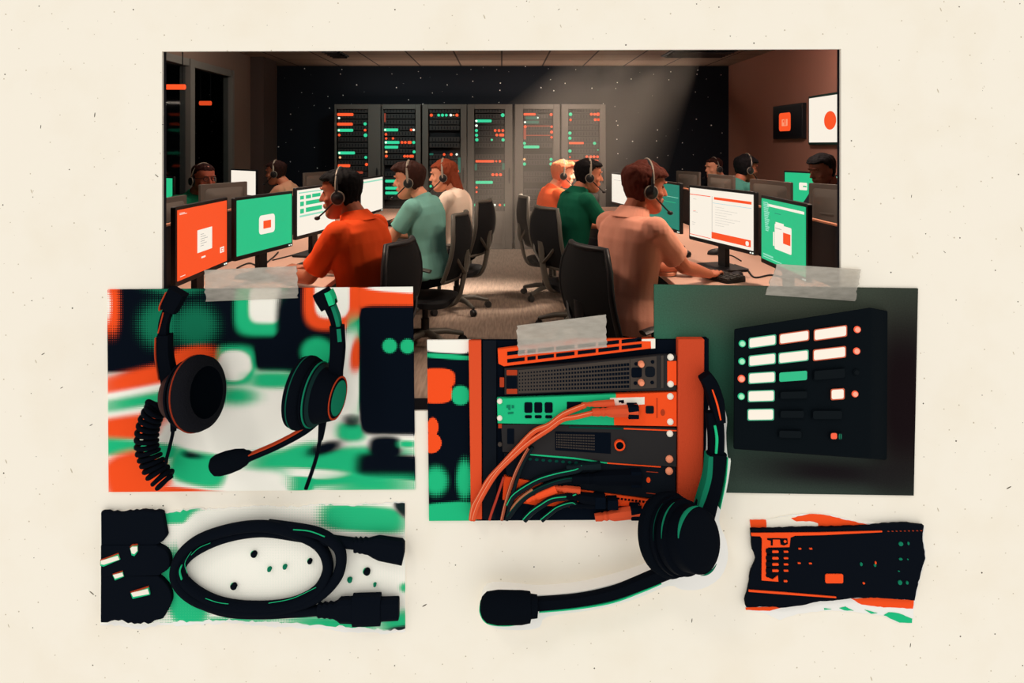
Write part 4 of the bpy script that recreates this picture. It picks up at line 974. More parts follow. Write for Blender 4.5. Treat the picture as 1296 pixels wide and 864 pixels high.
t = thing('headset', W(320, 500, .03), 'large black headset with two ear cups and a coiled cord on the left print', 'headset')
t0 = t.location.copy()
def sub(mb):                 # move mesh coordinates to the thing's own origin
    mb.v = [tuple(Vector(v)-t0) for v in mb.v]; return mb
def cup(c, d, n_, prof, mats, ms, name, parent, seg=48):
    mb = MB(); mb.lathe(prof, W(*c, d), n_, seg, ms=ms); return sub(mb).build(name, mats, parent, ang=45)
s_ = (YC-.05)/YC/1000
nL = Vector((.93, -.20, .16))
M_cush = mat('cushion_dark', (22, 22, 26), .9, .02, bump=.6, bscale=500); M_hole = mat('cushion_hole', (5, 8, 13), .9, 0); M_brown = mat('brown_black_shell', (48, 22, 20), .6, .05)
s_ *= .92
cl = cup((252, 497), .052, nL, [(q*s_, r*s_) for q, r in ((-16, 43), (-10, 49), (0, 50.5), (8, 48), (12, 42), (12.5, 34), (8, 30), (5, 27), (4, 12))], [M_cush, M_hole], [0, 0, 0, 0, 0, 1, 1, 1, 1], 'ear_cushion', t)
cup((252, 497), .052, nL, [(q*s_, r*s_) for q, r in ((-21, 40), (-20, 45), (-17, 45), (-16, 40))], [M_hs], [0]*4, 'cushion_plate', cl)
cup((252, 497), .052, nL, [(q*s_, r*s_) for q, r in ((-44, 14), (-43, 24), (-40, 31), (-30, 36), (-22, 39), (-20, 36))], [M_brown], [0]*6, 'outer_shell', t)
cup((252, 497), .052, nL, [(q*s_, r*s_) for q, r in ((-6.6, 49.9), (-6, 50.9), (-5, 50.9), (-4.4, 50.1))], [mat('rust_piping', (150, 52, 30), .8, .02)], [0]*4, 'cushion_piping', cl)  # rust ring painting the rim highlight along the cushion
mb = MB(); mb.lathe([(-45*s_, 20*s_), (-44.5*s_, 25*s_), (-42*s_, 27*s_), (-41*s_, 20*s_)], W(252, 497, .052), nL, 40); sub(mb).build('orange_rim', [I_DO], cl, ang=50)  # orange ring painting the highlight on the outer shell
# right cup: outer face towards the viewer
nR = Vector((.97, -.20, -.08))
cr = cup((384, 496), .05, nR, [(q*s_, r*s_) for q, r in ((-8, 40), (-6, 47), (4, 49), (12, 46), (14, 42))], [M_hs2], [0]*5, 'ear_cushion', t)
cup((384, 496), .05, nR, [(q*s_, r*s_) for q, r in ((-.6, 47.9), (0, 48.9), (1, 48.9), (1.6, 48.2))], [mat('green_piping', (16, 84, 66), .8, .02)], [0]*4, 'cushion_piping', cr)  # green ring painting the rim highlight on this cushion
for q_, r_ in ((15, 43), (19, 43.5)):
    cup((384, 496), .05, nR, [(q_*s_, (r_-2)*s_), ((q_+.8)*s_, r_*s_), ((q_+2)*s_, r_*s_), ((q_+2.6)*s_, (r_-2)*s_)], [I_MG if q_ == 19 else M_hs], [0]*4, 'groove_ring', cr)
cup((384, 496), .05, nR, [(q*s_, r*s_) for q, r in ((12, 42), (24, 42), (27, 37), (34, 35), (44, 31.5), (49, 29.5), (51, 27))], [M_hs3, M_hs], [1, 0, 1, 1, 1, 1, 1], 'outer_shell', t)
cup((384, 496), .05, nR, [(q*s_, r*s_) for q, r in ((49, 25.5), (52, 25.5), (52.6, 23), (52.8, 3))], [M_hs, I_MG], [0, 0, 1, 1], 'shell_disc', t)
mb = MB(); mb.lathe([(50.8*s_, 28.5*s_), (51.6*s_, 28.5*s_), (51.8*s_, 26.5*s_), (50.8*s_, 26*s_)], W(384, 496, .05), nR, 44); sub(mb).build('disc_ring', I_DO, cr, ang=50)
def strap(pts, ws, th, d, name, m, parent, cuts=None):
    """flat band through picture points, ws half widths in picture units"""
    L = spline([W(x, y, d) for x, y in pts], 6); n = len(L); rs = []
    for i in range(n):
        u = i/(n-1)*(len(ws)-1); k = min(int(u), len(ws)-2); rs.append((ws[k]+(ws[k+1]-ws[k])*(u-k))/1000*(YC-d)/YC)
    mb = MB(); base = 0
    pts_ = []
    for i in range(n):
        tdir = (L[min(n-1, i+1)]-L[max(0, i-1)]).normalized(); nr = tdir.cross(Vector((0, 1, 0))).normalized(); r = rs[i]
        ring = []
        for a, b in ((1, -.35), (.82, -1), (-.82, -1), (-1, -.35), (-1, .35), (-.82, 1), (.82, 1), (1, .35)):
            ring.append(L[i]+nr*(r*a)+Vector((0, b*th/2, 0)))
        pts_.append(ring)
    mb.loft(pts_); return sub(mb).build(name, m, parent, ang=35)
strap([(226.5, 368), (221, 378), (214.5, 392)], [12, 12, 10.5], .016, .05, 'headband_pad', M_hs, t)
strap([(215, 388), (208, 408), (207, 428)], [6.5, 6.3, 6.3], .009, .05, 'slider', M_hs, t)
strap([(209, 423), (209.5, 450), (215, 480), (221, 505)], [8.4, 8.8, 10, 12], .014, .05, 'slider_sleeve', M_hs, t)
strap([(214.5, 368), (207, 384), (206.2, 391)], [.8, .9, .8], .018, .05, 'orange_edge', I_DO, t)  # orange strips on this arm paint its edge highlights
strap([(209.5, 394), (202.8, 420)], [.8, .8], .011, .05, 'orange_edge', I_DO, t)
strap([(201, 425), (200.8, 450), (205, 478)], [.7, .8, .6], .017, .05, 'orange_edge', I_DO, t)
strap([(406, 368), (411, 377), (417, 388)], [11, 12, 11], .016, .05, 'headband_pad', M_hs, t)
strap([(415, 384), (424, 404), (428, 425)], [6.5, 6.5, 6.5], .009, .05, 'slider', M_hs, t)
strap([(426.5, 412), (427.5, 440), (425, 468), (421, 492)], [9, 9.5, 9, 12], .014, .05, 'slider_sleeve', M_hs, t)
strap([(416, 368), (419, 375), (422, 384)], [4, 4.5, 4], .018, .05, 'green_inlay', I_G, t)  # green strips paint the highlights down the right arm
strap([(422, 386), (427, 400), (429.5, 412)], [2.6, 3, 2.6], .012, .05, 'green_inlay', I_MG, t)
strap([(430.5, 414), (432, 430)], [3, 3], .0165, .05, 'green_inlay', I_MG, t)
strap([(404, 530), (385, 546), (352, 564), (314, 580)], [4.6, 4, 3.6, 4], .009, .045, 'mic_boom', M_hs, t)
strap([(402, 524), (384, 541), (350, 560), (316, 574.5)], [1, 1.2, 1.1, .8], .0095, .0455, 'orange_edge', I_DO, t)  # orange strip painting the highlight along the boom
mb = MB(); ca = W(316, 576, .045); cb_ = W(266, 592, .045); ax = (cb_-ca)
mb.tube([ca+ax*u for u in (-.06, .0, .06, .12, .3, .55, .8, .92, .99, 1.02)], [r/1000 for r in (4, 6.5, 7.5, 10, 12.5, 13.6, 13, 11, 6, 1)], 18, flat=(.75, 1)); sub(mb).build('mic_capsule', M_hs2, t, ang=60)
def cord(pts, r, name, m, parent, d, n=8):
    mb = MB(); mb.tube(spline([W(x, y, d) for x, y in pts], 8), r, n); return sub(mb).build(name, m, parent, ang=70)
cord([(219, 530), (219, 545), (216, 560), (211, 580), (207.5, 597)], .0022, 'straight_cord', M_hs, t, .03)
cord([(219, 522), (219.5, 545)], .0036, 'cord_sleeve', M_hs, t, .03)
cord([(406, 548), (403, 568), (397, 590), (387, 618.5)], .0024, 'straight_cord', M_hs, t, .03)
mb = MB(); mb.tube([W(409, 526, .03), W(407, 545, .03), W(405.5, 556, .03)], [.0056, .0042, .0032], 12); sub(mb).build('cord_sleeve', M_hs, t)
sp_ = spline([W(x, y, .03) for x, y in ((198, 516), (190.5, 530), (186, 548), (186, 566), (191, 582), (199, 597), (211, 609))], 60); hel = []
nT = len(sp_); turns = 14.0
for i, p in enumerate(sp_):
    a = 2*math.pi*turns*i/nT; tg = (sp_[min(nT-1, i+1)]-sp_[max(0, i-1)]).normalized(); nr = tg.cross(Vector((0, 1, 0))).normalized()
    hel.append(p+nr*(.0112*math.cos(a))+Vector((0, .0112*math.sin(a), 0))+tg*.0015*math.sin(a))
lead = spline([W(212, 518, .03), W(203, 524, .03), W(189, 514, .036), W(187, 508, .036), W(193, 510, .034)], 8)
mb = MB(); mb.tube(lead+hel, .0029, 8); sub(mb).build('coiled_cord', M_hs, t, ang=70)

# --- C: print of the lit button panel
blC = [((48, 50, 46), 1140, 500, 250, 190, 130, 0, 3), ((50, 108, 84), 800, 420, 130, 190, 120, 0, 2), ((72, 78, 66), 1000, 382, 130, 36, 50, 0, 2), ((56, 68, 60), 950, 600, 120, 50, 60, 0, 2), ((26, 18, 20), 1142, 505, 36, 110, 24, 0, 3), ((30, 26, 28), 1050, 596, 90, 16, 14, 4, 3)]
PC = print_mat('ink_panel_print', (50, 80, 68), blC, 3, 0, grain=.10)
card('photo_print', [(828, 360), (1162, 365), (1156.5, 627), (828, 622)], PC, 'dark green print carrying the black panel of lit buttons', .0022, .0008)
t = thing('button_panel', W(1015, 490, .012), 'black wall panel with rows of glowing white and coloured buttons', 'control panel'); t0 = t.location.copy()
M_pn = mat('panel_black', (10, 16, 20), .7, .02)
pf = [(929, 416), (1102, 388.5), (1104, 390), (1101.5, 580), (928, 568)]
mb = MB(); fr = [W(x, y, .030) for x, y in [(929, 416), (1102, 388.5), (1101, 580.5), (928, 568)]]; bkp = [W(x, y, .0026) for x, y in [(934, 418), (1124, 393), (1123, 582), (934, 567)]]
mb.prism(fr, bkp); sub(mb).build('housing', M_pn, t, bevel=.0016)
def pb(u, v):    # panel crop coordinates of the third zoom -> picture
    return (900+u/3.926, 380+v/3.926)
I_btn = ink('cream_lit', (252, 238, 218))
L_W = glow('lit_button_cream', (252, 240, 222)); L_G = glow('lit_button_green', (38, 186, 130)); L_O = glow('lit_button_orange', (252, 96, 60)); L_g = glow('lit_rim_green', (70, 170, 130)); L_o = glow('lit_rim_orange', (200, 90, 58))
M_off = mat('unlit_button', (17, 22, 25), .7, .02)
def button(x0, y0, x1, y1, sl, face, rim, lab=None):
    """corners in the zoom: left x0 top y0 .. right; sl = rise of the right end"""
    def outl(g):
        o = []
        for x, y in rrect(x0-g, y0-g, x1+g, y1+g, 9, 4): o.append(pb(x, y-sl*(x-x0)/(x1-x0)))
        return o
    mb = MB()
    mb.prism([W(x, y, .0315) for x, y in outl(4)], [W(x, y, .029) for x, y in outl(4)], 1)
    mb.prism([W(x, y, .0335) for x, y in outl(-1)], [W(x, y, .029) for x, y in outl(-1)], 0)
    o = sub(mb).build('button', [face, rim], t)
    if lab: o['label'] = lab
B_ = [(190, 190, 320, 236, 18, L_W, L_g), (342, 170, 484, 216, 20, L_W, L_o), (514, 148, 672, 198, 22, L_W, L_o),
      (190, 278, 318, 326, 14, L_W, L_g), (338, 264, 481, 312, 16, L_W, L_g), (510, 248, 667, 298, 18, L_W, L_o),
      (189, 364, 316, 412, 8, L_W, L_g), (338, 358, 478, 406, 10, L_G, M_off),
      (186, 452, 312, 502, 4, L_W, L_g), (184, 543, 309, 594, 2, L_W, L_g),
      (512, 350, 666, 396, 12, M_off, M_pn), (344, 454, 478, 490, 3, M_off, M_pn), (344, 548, 462, 584, 0, M_off, M_pn), (506, 548, 652, 590, 0, M_off, M_pn), (338, 646, 450, 682, -3, M_off, M_pn),
      (598, 444, 660, 492, 4, L_W, L_o)]
for q in B_: button(*q)
button(594, 658, 627, 690, 0, L_O, M_off, 'orange button'); button(633, 660, 650, 692, 0, mat('dark_green_button', (30, 110, 84), .5, .05), M_off, 'dark green button')
for x, y, r, f_, g_ in ((154, 214, 15, L_W, L_G), (152, 302, 15, L_W, L_G), (150, 388, 16, L_W, L_O), (149, 476, 15, L_W, L_G), (725, 144, 15, L_W, L_O), (722, 251, 15, L_W, L_O), (714, 464, 14, L_W, L_O), (720, 356, 15, M_off, M_pn)):
    mb = MB(); c = W(*pb(x, y), .030); k = 1/3.926/1000*.96
    mb.lathe([(-.001, r*1.15*k), (.001, r*1.15*k), (.0012, r*.8*k)], c, (0, -1, 0), 20, 1); mb.lathe([(0, r*.85*k), (.002, r*.8*k), (.003, r*.45*k)], c, (0, -1, 0), 20, 0); sub(mb).build('lamp', [f_ if f_ is M_off else glow('lamp_core_%d' % (g_ is L_G), (170, 236, 190) if g_ is L_G else (255, 170, 140)), g_], t)

# --- B: print with the cable rack
DEPTH = .45
blB = [(WB_, 566, 432, 30, 14, 3, 4, 4), (K, 567, 470, 40, 24, 5, 3, 5), (G, 566, 450, 30, 3, 3, 4, 3), (O, 553, 478, 23, 13, 2.5, 0, 3), (O, 552, 496, 21, 13, 2.5, 0, 3), (O, 548, 539, 7, 12, 2, 0, 2), (O, 546, 559, 13, 13, 2, 0, 2), (G, 583, 499, 11, 12, 4, 0, 2.4),
       (G, 588, 605, 7, 17, 12, 0, 2), (G, 552, 607, 14, 17, 14, 0, 2), (G, 568, 650, 34, 16, 5, -4, 4), ((70, 32, 26), 870, 600, 22, 70, 40, 0, 4)]
PB = print_mat('ink_rack_print', K, blB, 3, .5)
card('photo_print', [(540.5, 430.5), (897, 428.5), (897, 657), (543, 659)], PB, 'print with blurred orange and green lamps behind the cable rack', .0030, .0024)
t = thing('equipment_rack', W(740, 545, .006), 'orange posts of the cable rack on the middle print', 'rack'); t0 = t.location.copy()
M_postL = mat('orange_post_left', (226, 82, 44), .8, .02); M_postR = mat('orange_post', (206, 74, 42), .8, .02, bump=.3, bscale=800)
mb = MB(); mb.plate([(593, 431), (609, 431), (610, 657.5), (596, 657.5)], .016, .0032); sub(mb).build('left_post', M_postL, t, bevel=.001)
mb = MB(); mb.plate([(858.5, 429.2), (892, 429.2), (890, 656), (858.5, 656)], .030, .0032); sub(mb).build('right_post', M_postR, t, bevel=.0016)
mb = MB(); mb.plate([(891, 429), (896.6, 429), (896.6, 656), (889, 656)], .026, .0032); sub(mb).build('post_side', I_K, t)
mb = MB(); mb.plate([(611, 431), (628, 431), (628, 657), (611, 657)], .012, .0032); sub(mb).build('inner_rail', I_K2, t)
mb = MB(); mb.plate([(626, 431), (858.5, 430), (858.5, 656), (626, 657)], .006, .0032); sub(mb).build('rear_panel', I_K, t)

def rack_unit(lab, outline, m, d=.022, name='rack_unit'):
    global t0
    cx = sum(p[0] for p in outline)/len(outline); cy = sum(p[1] for p in outline)/len(outline)
    t = thing(name, W(cx, cy, .006), lab, 'rack unit', group='units in the cable rack'); t0 = t.location.copy()
    mb = MB(); mb.plate(outline, d, .0064); sub(mb).build('faceplate', m, t, bevel=.0008)
    return t
def pl(t, nm, pts, m, d1=.0235, d0=.021, lab=None):
    mb = MB(); mb.plate(pts, d1, d0); o = sub(mb).build(nm, m, t)
    if lab: o['label'] = lab
    return o
def scr(t, pts, r=3.0, m=None, d=.0228, seat=0):
    for x, y in pts:
        mb = MB(); c = W(x, y, d-.001); k = .97/1000
        mb.lathe([(0, r*k), (.0016, r*k), (.0028, r*.75*k), (.0034, r*.3*k)], c, (0, -1, 0), 16)
        sub(mb).build('screw', m or I_W, t, ang=50)
def cb1(x, y): return (530+x/5.76, 390+y/5.76)
def cb2(x, y): return (720+x/5.762, 390+y/5.762)
def cb3(x, y): return (530+x/5.76, 520+y/5.76)
def cb4(x, y): return (720+x/5.762, 520+y/5.762)
# orange slotted unit on top
t = rack_unit('orange slotted unit at the top of the cable rack, partly under the tape', [cb1(575, 300), cb1(1150, 228), cb2(500, 226), cb2(630, 224), cb2(630, 290), cb2(0, 368), cb1(620, 424), cb1(580, 405)], I_O)
def slot(x0, x1, y, h, sl):
    return [cb1(x0, y), cb1(x1, y-(x1-x0)*sl), cb1(x1, y+h-(x1-x0)*sl), cb1(x0, y+h)]
for x0, x1 in ((645, 772), (792, 852), (868, 985), (1002, 1135), (1160, 1290), (1310, 1460), (1480, 1625)):
    y2 = 372-(x0-645)*.115; y1 = 318-(x0-645)*.105
    pl(t, 'slot', slot(x0, x1, y1, 26, .115), I_K); pl(t, 'slot', slot(x0, x1, y2, 25, .115), I_K)
pl(t, 'white_end', [cb2(498, 228), cb2(630, 222), cb2(630, 292), cb2(600, 294), cb2(598, 240), cb2(498, 238)], I_W)
# grey meshed unit
t = rack_unit('dark grey unit with a fine mesh front and two orange knobs', [cb1(625, 440), cb1(1152, 402), cb2(645, 345), cb2(785, 340), cb2(785, 600), cb2(0, 612), cb1(625, 632)], I_GY2)
pl(t, 'mesh_panel', [cb1(725, 452), cb2(445, 372), cb2(445, 588), cb1(725, 618)], I_GY, .0232)
mb = MB()
for j in range(6):
    for i in range(38):
        u = i/37; x = 735+u*(1095+445-735-15); yt = 462-u*68; yb = 608-u*22; y = yt+(yb-yt)*(j+.5)/6; s = 3.2+3.4*u
        p = cb1(x, y) ; q = .8+.8*u
        mb.plate([(p[0]-q, p[1]-q*1.1), (p[0]+q, p[1]-q*1.1), (p[0]+q, p[1]+q*1.1), (p[0]-q, p[1]+q*1.1)], .0236, .0225)
sub(mb).build('mesh_holes', I_K, t)
pl(t, 'end_box', [cb2(448, 372), cb2(640, 350), cb2(640, 580), cb2(448, 590)], I_GY, .0238)
pl(t, 'socket', [cb2(*p) for p in rrect(456, 432, 532, 505, 14)], I_K, .0246, .022); pl(t, 'socket', [cb2(*p) for p in rrect(556, 425, 628, 502, 24)], I_K2, .0246, .022)
for x, y in ((525, 403), (525, 537)):
    mb = MB(); c = W(*cb2(x, y), .0235); mb.lathe([(0, .0040), (.004, .0038), (.006, .0028)], c, (0, -1, 0), 20); o = sub(mb).build('knob', I_PO, t, ang=50)
for x, y in ((490, 405), (610, 390), (485, 545), (607, 540)):
    mb = MB(); c = W(*cb2(x, y), .0234); mb.lathe([(0, .0024), (.0012, .002)], c, (0, -1, 0), 12); sub(mb).build('bolt', I_K, t)
pl(t, 'side_bar', [cb2(672, 346), cb2(690, 344), cb2(690, 580), cb2(672, 584)], I_GY, .0238)
pl(t, 'bracket', [cb2(718, 385), cb2(785, 385), cb2(785, 560), cb2(718, 560)], I_O, .0236)
for a in ((640, 450, 718, 488), (640, 588, 718, 624), (590, 505, 622, 575)): pl(t, 'orange_tab', [cb1(*p) for p in rrect(*a, 6)], I_DO, .0236)
pl(t, 'dark_window', [cb1(*p) for p in rrect(640, 497, 716, 582, 6)], I_K, .0238)
scr(t, [cb2(740, 355), cb2(740, 550)], 4.2); 
# green unit
t = rack_unit('bright green unit with an orange right end and white screws, third from the top', [cb1(570, 660), cb1(1152, 640), cb2(350, 628), cb2(350, 855), cb1(575, 840)], I_G)
pl(t, 'orange_end', [cb2(345, 628), cb2(786, 612), cb2(786, 860), cb2(330, 852)], I_O, .0229, .0068)
for x in (770, 842, 918):
    pl(t, 'port', [cb1(*p) for p in rrect(x, 686, x+58, 762, 12)], I_K); pl(t, 'small_port', [cb1(*p) for p in rrect(x+4, 780, x+54, 802, 8)], I_K)
pl(t, 'port', [cb1(*p) for p in rrect(1080, 682, 1200, 740, 4)], I_K)
pl(t, 'etched_mark', [cb1(640, 708), cb1(668, 705), cb1(668, 740), cb1(655, 742), cb1(650, 725), cb1(640, 726)], I_MG); pl(t, 'etched_mark', [cb1(678, 708), cb1(694, 708), cb1(694, 728), cb1(678, 728)], I_MG); pl(t, 'etched_mark', [cb1(650, 760), cb1(690, 756), cb1(690, 768), cb1(650, 772)], I_MG)
pl(t, 'white_plate', [cb2(300, 655), cb2(552, 648), cb2(552, 700), cb2(300, 720)], I_W, .0245); pl(t, 'orange_plate', [cb2(330, 700), cb2(552, 694), cb2(552, 832), cb2(330, 836)], I_O, .0242)
pl(t, 'mark', [cb2(362, 672), cb2(400, 668), cb2(404, 690), cb2(385, 694), cb2(378, 684), cb2(366, 690)], I_K, .0252)
pl(t, 'port', [cb2(*p) for p in rrect(560, 712, 620, 768, 10)], I_K2, .0240); pl(t, 'port', [cb2(*p) for p in ellipse(685, 760, 16, 24, 18)], I_DO, .0240); pl(t, 'fine_line', [cb2(640, 655), cb2(646, 655), cb2(646, 800), cb2(640, 800)], I_DO, .0240)
scr(t, [cb1(590, 675), cb1(590, 798)], 3.4); scr(t, [cb2(738, 640), cb2(738, 825)], 4.2)
# dark unit with grille
t = rack_unit('dark grey unit with a small grille and an orange ring socket', [cb3(600, 98), cb3(1150, 104), cb4(786, 126), cb4(786, 410), cb4(300, 378), cb4(0, 335), cb3(610, 300)], I_GY2)
pl(t, 'green_edge', [cb4(0, 112), cb4(400, 124), cb4(400, 134), cb4(0, 124)], I_DG); pl(t, 'orange_edge', [cb4(400, 124), cb4(786, 140), cb4(786, 148), cb4(400, 133)], I_O)
pl(t, 'grille_frame', [cb3(995, 150), cb4(305, 160), cb4(305, 312), cb3(995, 285)], I_K)
mb = MB()
for j in range(6):
    for i in range(26):
        x = 1006+i*10.9*1.0; u = i/25; y = 172+j*(18+u*2.5)+u*6; p = (530+x/5.76, 520+y/5.76); mb.plate([(p[0]-.55, p[1]-.9), (p[0]+.55, p[1]-.9), (p[0]+.55, p[1]+.9), (p[0]-.55, p[1]+.9)], .0243, .0230)
sub(mb).build('grille_dots', I_GY, t)
mb = MB(); mb.lathe([(0, .0066), (.004, .0066), (.0045, .0055), (.0035, .0046), (.0005, .0044)], W(*cb4(368, 243), .022), (0, -1, 0), 28, ms=[0, 0, 0, 1, 1]); sub(mb).build('ring_socket', [I_O, I_K], t, ang=40)
pl(t, 'dark_window', [cb3(*p) for p in rrect(645, 130, 695, 240, 6)], I_K); pl(t, 'orange_tab', [cb3(580, 95), cb3(605, 95), cb3(605, 125), cb3(580, 125)], I_DO); 
scr(t, [cb4(735, 162)], 4.2); scr(t, [cb4(732, 348), cb4(730, 435)], 4.8, I_PO); scr(t, [cb3(592, 240)], 2.8, I_GY)
# black unit with green edge
t = rack_unit('black unit with a thin green top edge behind the dark plugs', [cb3(620, 306), cb3(820, 312), cb4(0, 340), cb4(780, 412), cb4(780, 660), cb4(0, 562), cb3(640, 470)], I_K2, .0200)
pl(t, 'green_edge', [cb3(810, 312), cb3(1152, 340), cb4(280, 375), cb4(280, 384), cb3(1152, 352), cb3(810, 322)], I_G, .0212, .019); pl(t, 'orange_edge', [cb4(280, 375), cb4(670, 404), cb4(670, 412), cb4(280, 384)], I_O, .0212, .019)
for k in range(9): pl(t, 'small_port', [cb3(*p) for p in ellipse(812+48*k, 350+4*k, 14, 10, 12)], I_DG, .0210, .019)
pl(t, 'orange_dot', [cb4(*p) for p in ellipse(580, 503, 15, 20, 16)], I_O, .0212, .019); pl(t, 'square_frame', [cb4(565, 440), cb4(650, 446), cb4(650, 450), cb4(565, 444)], I_DO, .0212, .019); pl(t, 'square_frame', [cb4(565, 596), cb4(650, 604), cb4(650, 608), cb4(565, 600)], I_DO, .0212, .019)
scr(t, [cb4(733, 608)], 4.6, I_PO, .0205)
# orange bottom unit
t = rack_unit('bright orange unit at the bottom of the cable rack', [cb3(620, 475), cb3(830, 515), cb4(0, 562), cb4(700, 662), cb4(640, 780), cb3(600, 795), cb3(612, 620)], I_O, .0190)
pl(t, 'black_gap', [cb3(560, 640), cb3(860, 690), cb4(0, 700), cb4(560, 690), cb4(560, 785), cb3(560, 796)], I_K, .0200, .018)
for k in range(13): pl(t, 'vent_tick', [cb4(250+26*k, 618+3.2*k), cb4(266+26*k, 620+3.2*k), cb4(264+26*k, 634+3.2*k), cb4(248+26*k, 632+3.2*k)], I_K, .0200, .018)
pl(t, 'square_port', [cb4(*p) for p in rrect(455, 700, 530, 775, 18)], I_K2, .0206, .018); pl(t, 'orange_bar', [cb4(530, 680), cb4(548, 682), cb4(548, 782), cb4(530, 782)], I_O, .0206, .018)

# cables of the rack, each with its plug
M_oc = mat('orange_cable', (222, 84, 44), .6, .08); M_kc = mat('black_green_cable', (10, 24, 28), .6, .08); M_cc = mat('brown_cable', (150, 74, 50), .6, .08); M_plug = mat('orange_plug', (216, 82, 46), .6, .06)
def rcable(lab, pts, r, m, hl=None, plug=None, group='cables hanging from the cable rack', dd=None):
    global t0
    t = thing('network_cable', W(pts[0][0], pts[0][1], .03), lab, 'cable', group=group); t0 = t.location.copy()
    n = len(pts); ds = dd or [.03]*n
    mb = MB(); L = spline([W(x, y, d) for (x, y), d in zip(pts, ds)], 10); mb.tube(L, r/1000, 10); sub(mb).build('wire', m, t, ang=70)
    if hl is not None:
        mb = MB(); mb.tube([p+Vector((-r*.00042, -r*.00082, r*.00055)) for p in L], r*.00016, 5); sub(mb).build('wire_stripe', hl, t, ang=70)  # thin coloured line painting the highlight along the wire
    if plug:
        (xa, ya), (xb, yb), hw, pm, cm = plug
        a = W(xa, ya, ds[0]); b = W(xb, yb, ds[0]); 
        mb = MB(); mb.tube([a+(b-a)*u for u in (-.08, .06, .12, .18, .24, .30, .36, 1)], [q*hw/1000 for q in (.62, .72, .6, .78, .64, .82, .95, 1.1)], 4 if False else 8, flat=(1, .9)); sub(mb).build('plug_boot', pm, t, ang=30)
        if cm:
            mb = MB(); mb.box(b-Vector((.006, 0, 0))-t0, (.013, .016, hw*1.9/1000)); mb.build('plug_tip', cm, t, bevel=.0008)
    return t
rcable('upper orange cable sweeping from the white connector plate', [cb2(120, 705), cb1(1060, 770), cb1(950, 850), cb3(840, 150), cb3(720, 270), cb3(600, 400), cb3(510, 500), cb3(440, 620), cb3(398, 700), cb3(382, 792)], 3.3, M_oc, I_PO, (cb2(110, 702), cb2(330, 690), 4.5, M_plug, None), dd=[.032]*10)
rcable('lower orange cable with the large orange plug', [cb2(205, 755), cb2(60, 790), cb3(1050, 62), cb3(950, 132), cb3(810, 225), cb3(690, 330), cb3(570, 450), cb3(480, 590), cb3(425, 700), cb3(396, 794)], 3.0, M_oc, I_PO, (cb2(195, 758), cb2(500, 745), 8.2, M_plug, I_K), dd=[.036]*10)
rcable('thin brown cable hanging down behind the orange ones', [cb3(800, 270), cb3(765, 330), cb3(710, 440), cb3(665, 560), cb3(628, 690), cb3(604, 794)], 2.1, M_cc, I_PO)
rcable('dark cable beside the thin brown one, ending at the bottom edge', [cb3(830, 260), cb3(760, 380), cb3(715, 500), cb3(680, 620), cb3(655, 720), cb3(640, 794)], 2.4, M_kc, None)
rcable('thin red cable low at the left of the rack', [cb3(620, 480), cb3(590, 570), cb3(560, 660), cb3(535, 730), cb3(515, 794)], 1.6, mat('red_cable', (176, 58, 40), .6, .08), None)
rcable('black cable with green sheen, topmost of the dark plugs', [cb4(100, 400), cb3(1150, 430), cb3(1010, 460), cb3(880, 500), cb3(770, 560), cb3(690, 620), cb3(650, 690)], 3.9, M_kc, I_G, (cb4(0, 408), cb4(230, 395), 5, M_kc, None), dd=[.030]*7)
rcable('black cable with the long black plug reaching the right', [cb4(230, 480), cb4(60, 490), cb3(1060, 500), cb3(960, 530), cb3(850, 580), cb3(740, 660), cb3(650, 770)], 3.6, M_kc, I_DG, (cb4(60, 492), cb4(520, 480), 10, M_hs, I_K), dd=[.028]*7)
rcable('dark green-edged cable low in the rack, with a pale plug clip', [cb4(60, 610), cb3(1100, 625), cb3(980, 640), cb3(890, 690), cb3(820, 740), cb3(768, 794)], 3.9, M_kc, I_G, (cb4(0, 618), cb4(260, 650), 7.5, M_hs, I_K), dd=[.034]*6)
rcable('lowest black cable with a green edge at the print bottom', [cb4(60, 690), cb3(1120, 670), cb3(1020, 700), cb3(950, 750), cb3(895, 794)], 3.3, M_kc, I_G, (cb4(30, 690), cb4(350, 665), 6, M_hs, I_K), dd=[.032]*5)
rcable('orange cable end with ribbed plug at the print bottom', [cb4(250, 760), cb4(205, 780)], 3, M_oc, None, (cb4(215, 772), cb4(520, 730), 8, M_plug, I_K), dd=[.034]*2)
rcable('orange plug tangled behind the green-edged cables', [cb3(830, 600), cb3(790, 650)], 3, M_oc, None, (cb3(800, 640), cb3(1000, 560), 6, mat('orange_plug_bright', (246, 84, 40), .6, .05), None), dd=[.026]*2)
rcable('pale brown cable looping between the dark cables', [cb3(830, 570), cb3(760, 620), cb3(700, 680), cb3(660, 740), cb3(640, 794)], 2.0, mat('tan_cable', (180, 110, 76), .6, .08), None)
rcable('orange plug at the right end of the bottom orange unit', [cb4(0, 575), cb3(1060, 575)], 2.6, M_oc, None, (cb3(1000, 560), cb4(80, 580), 5, M_plug, None), dd=[.027]*2)
DEPTH = 1.0
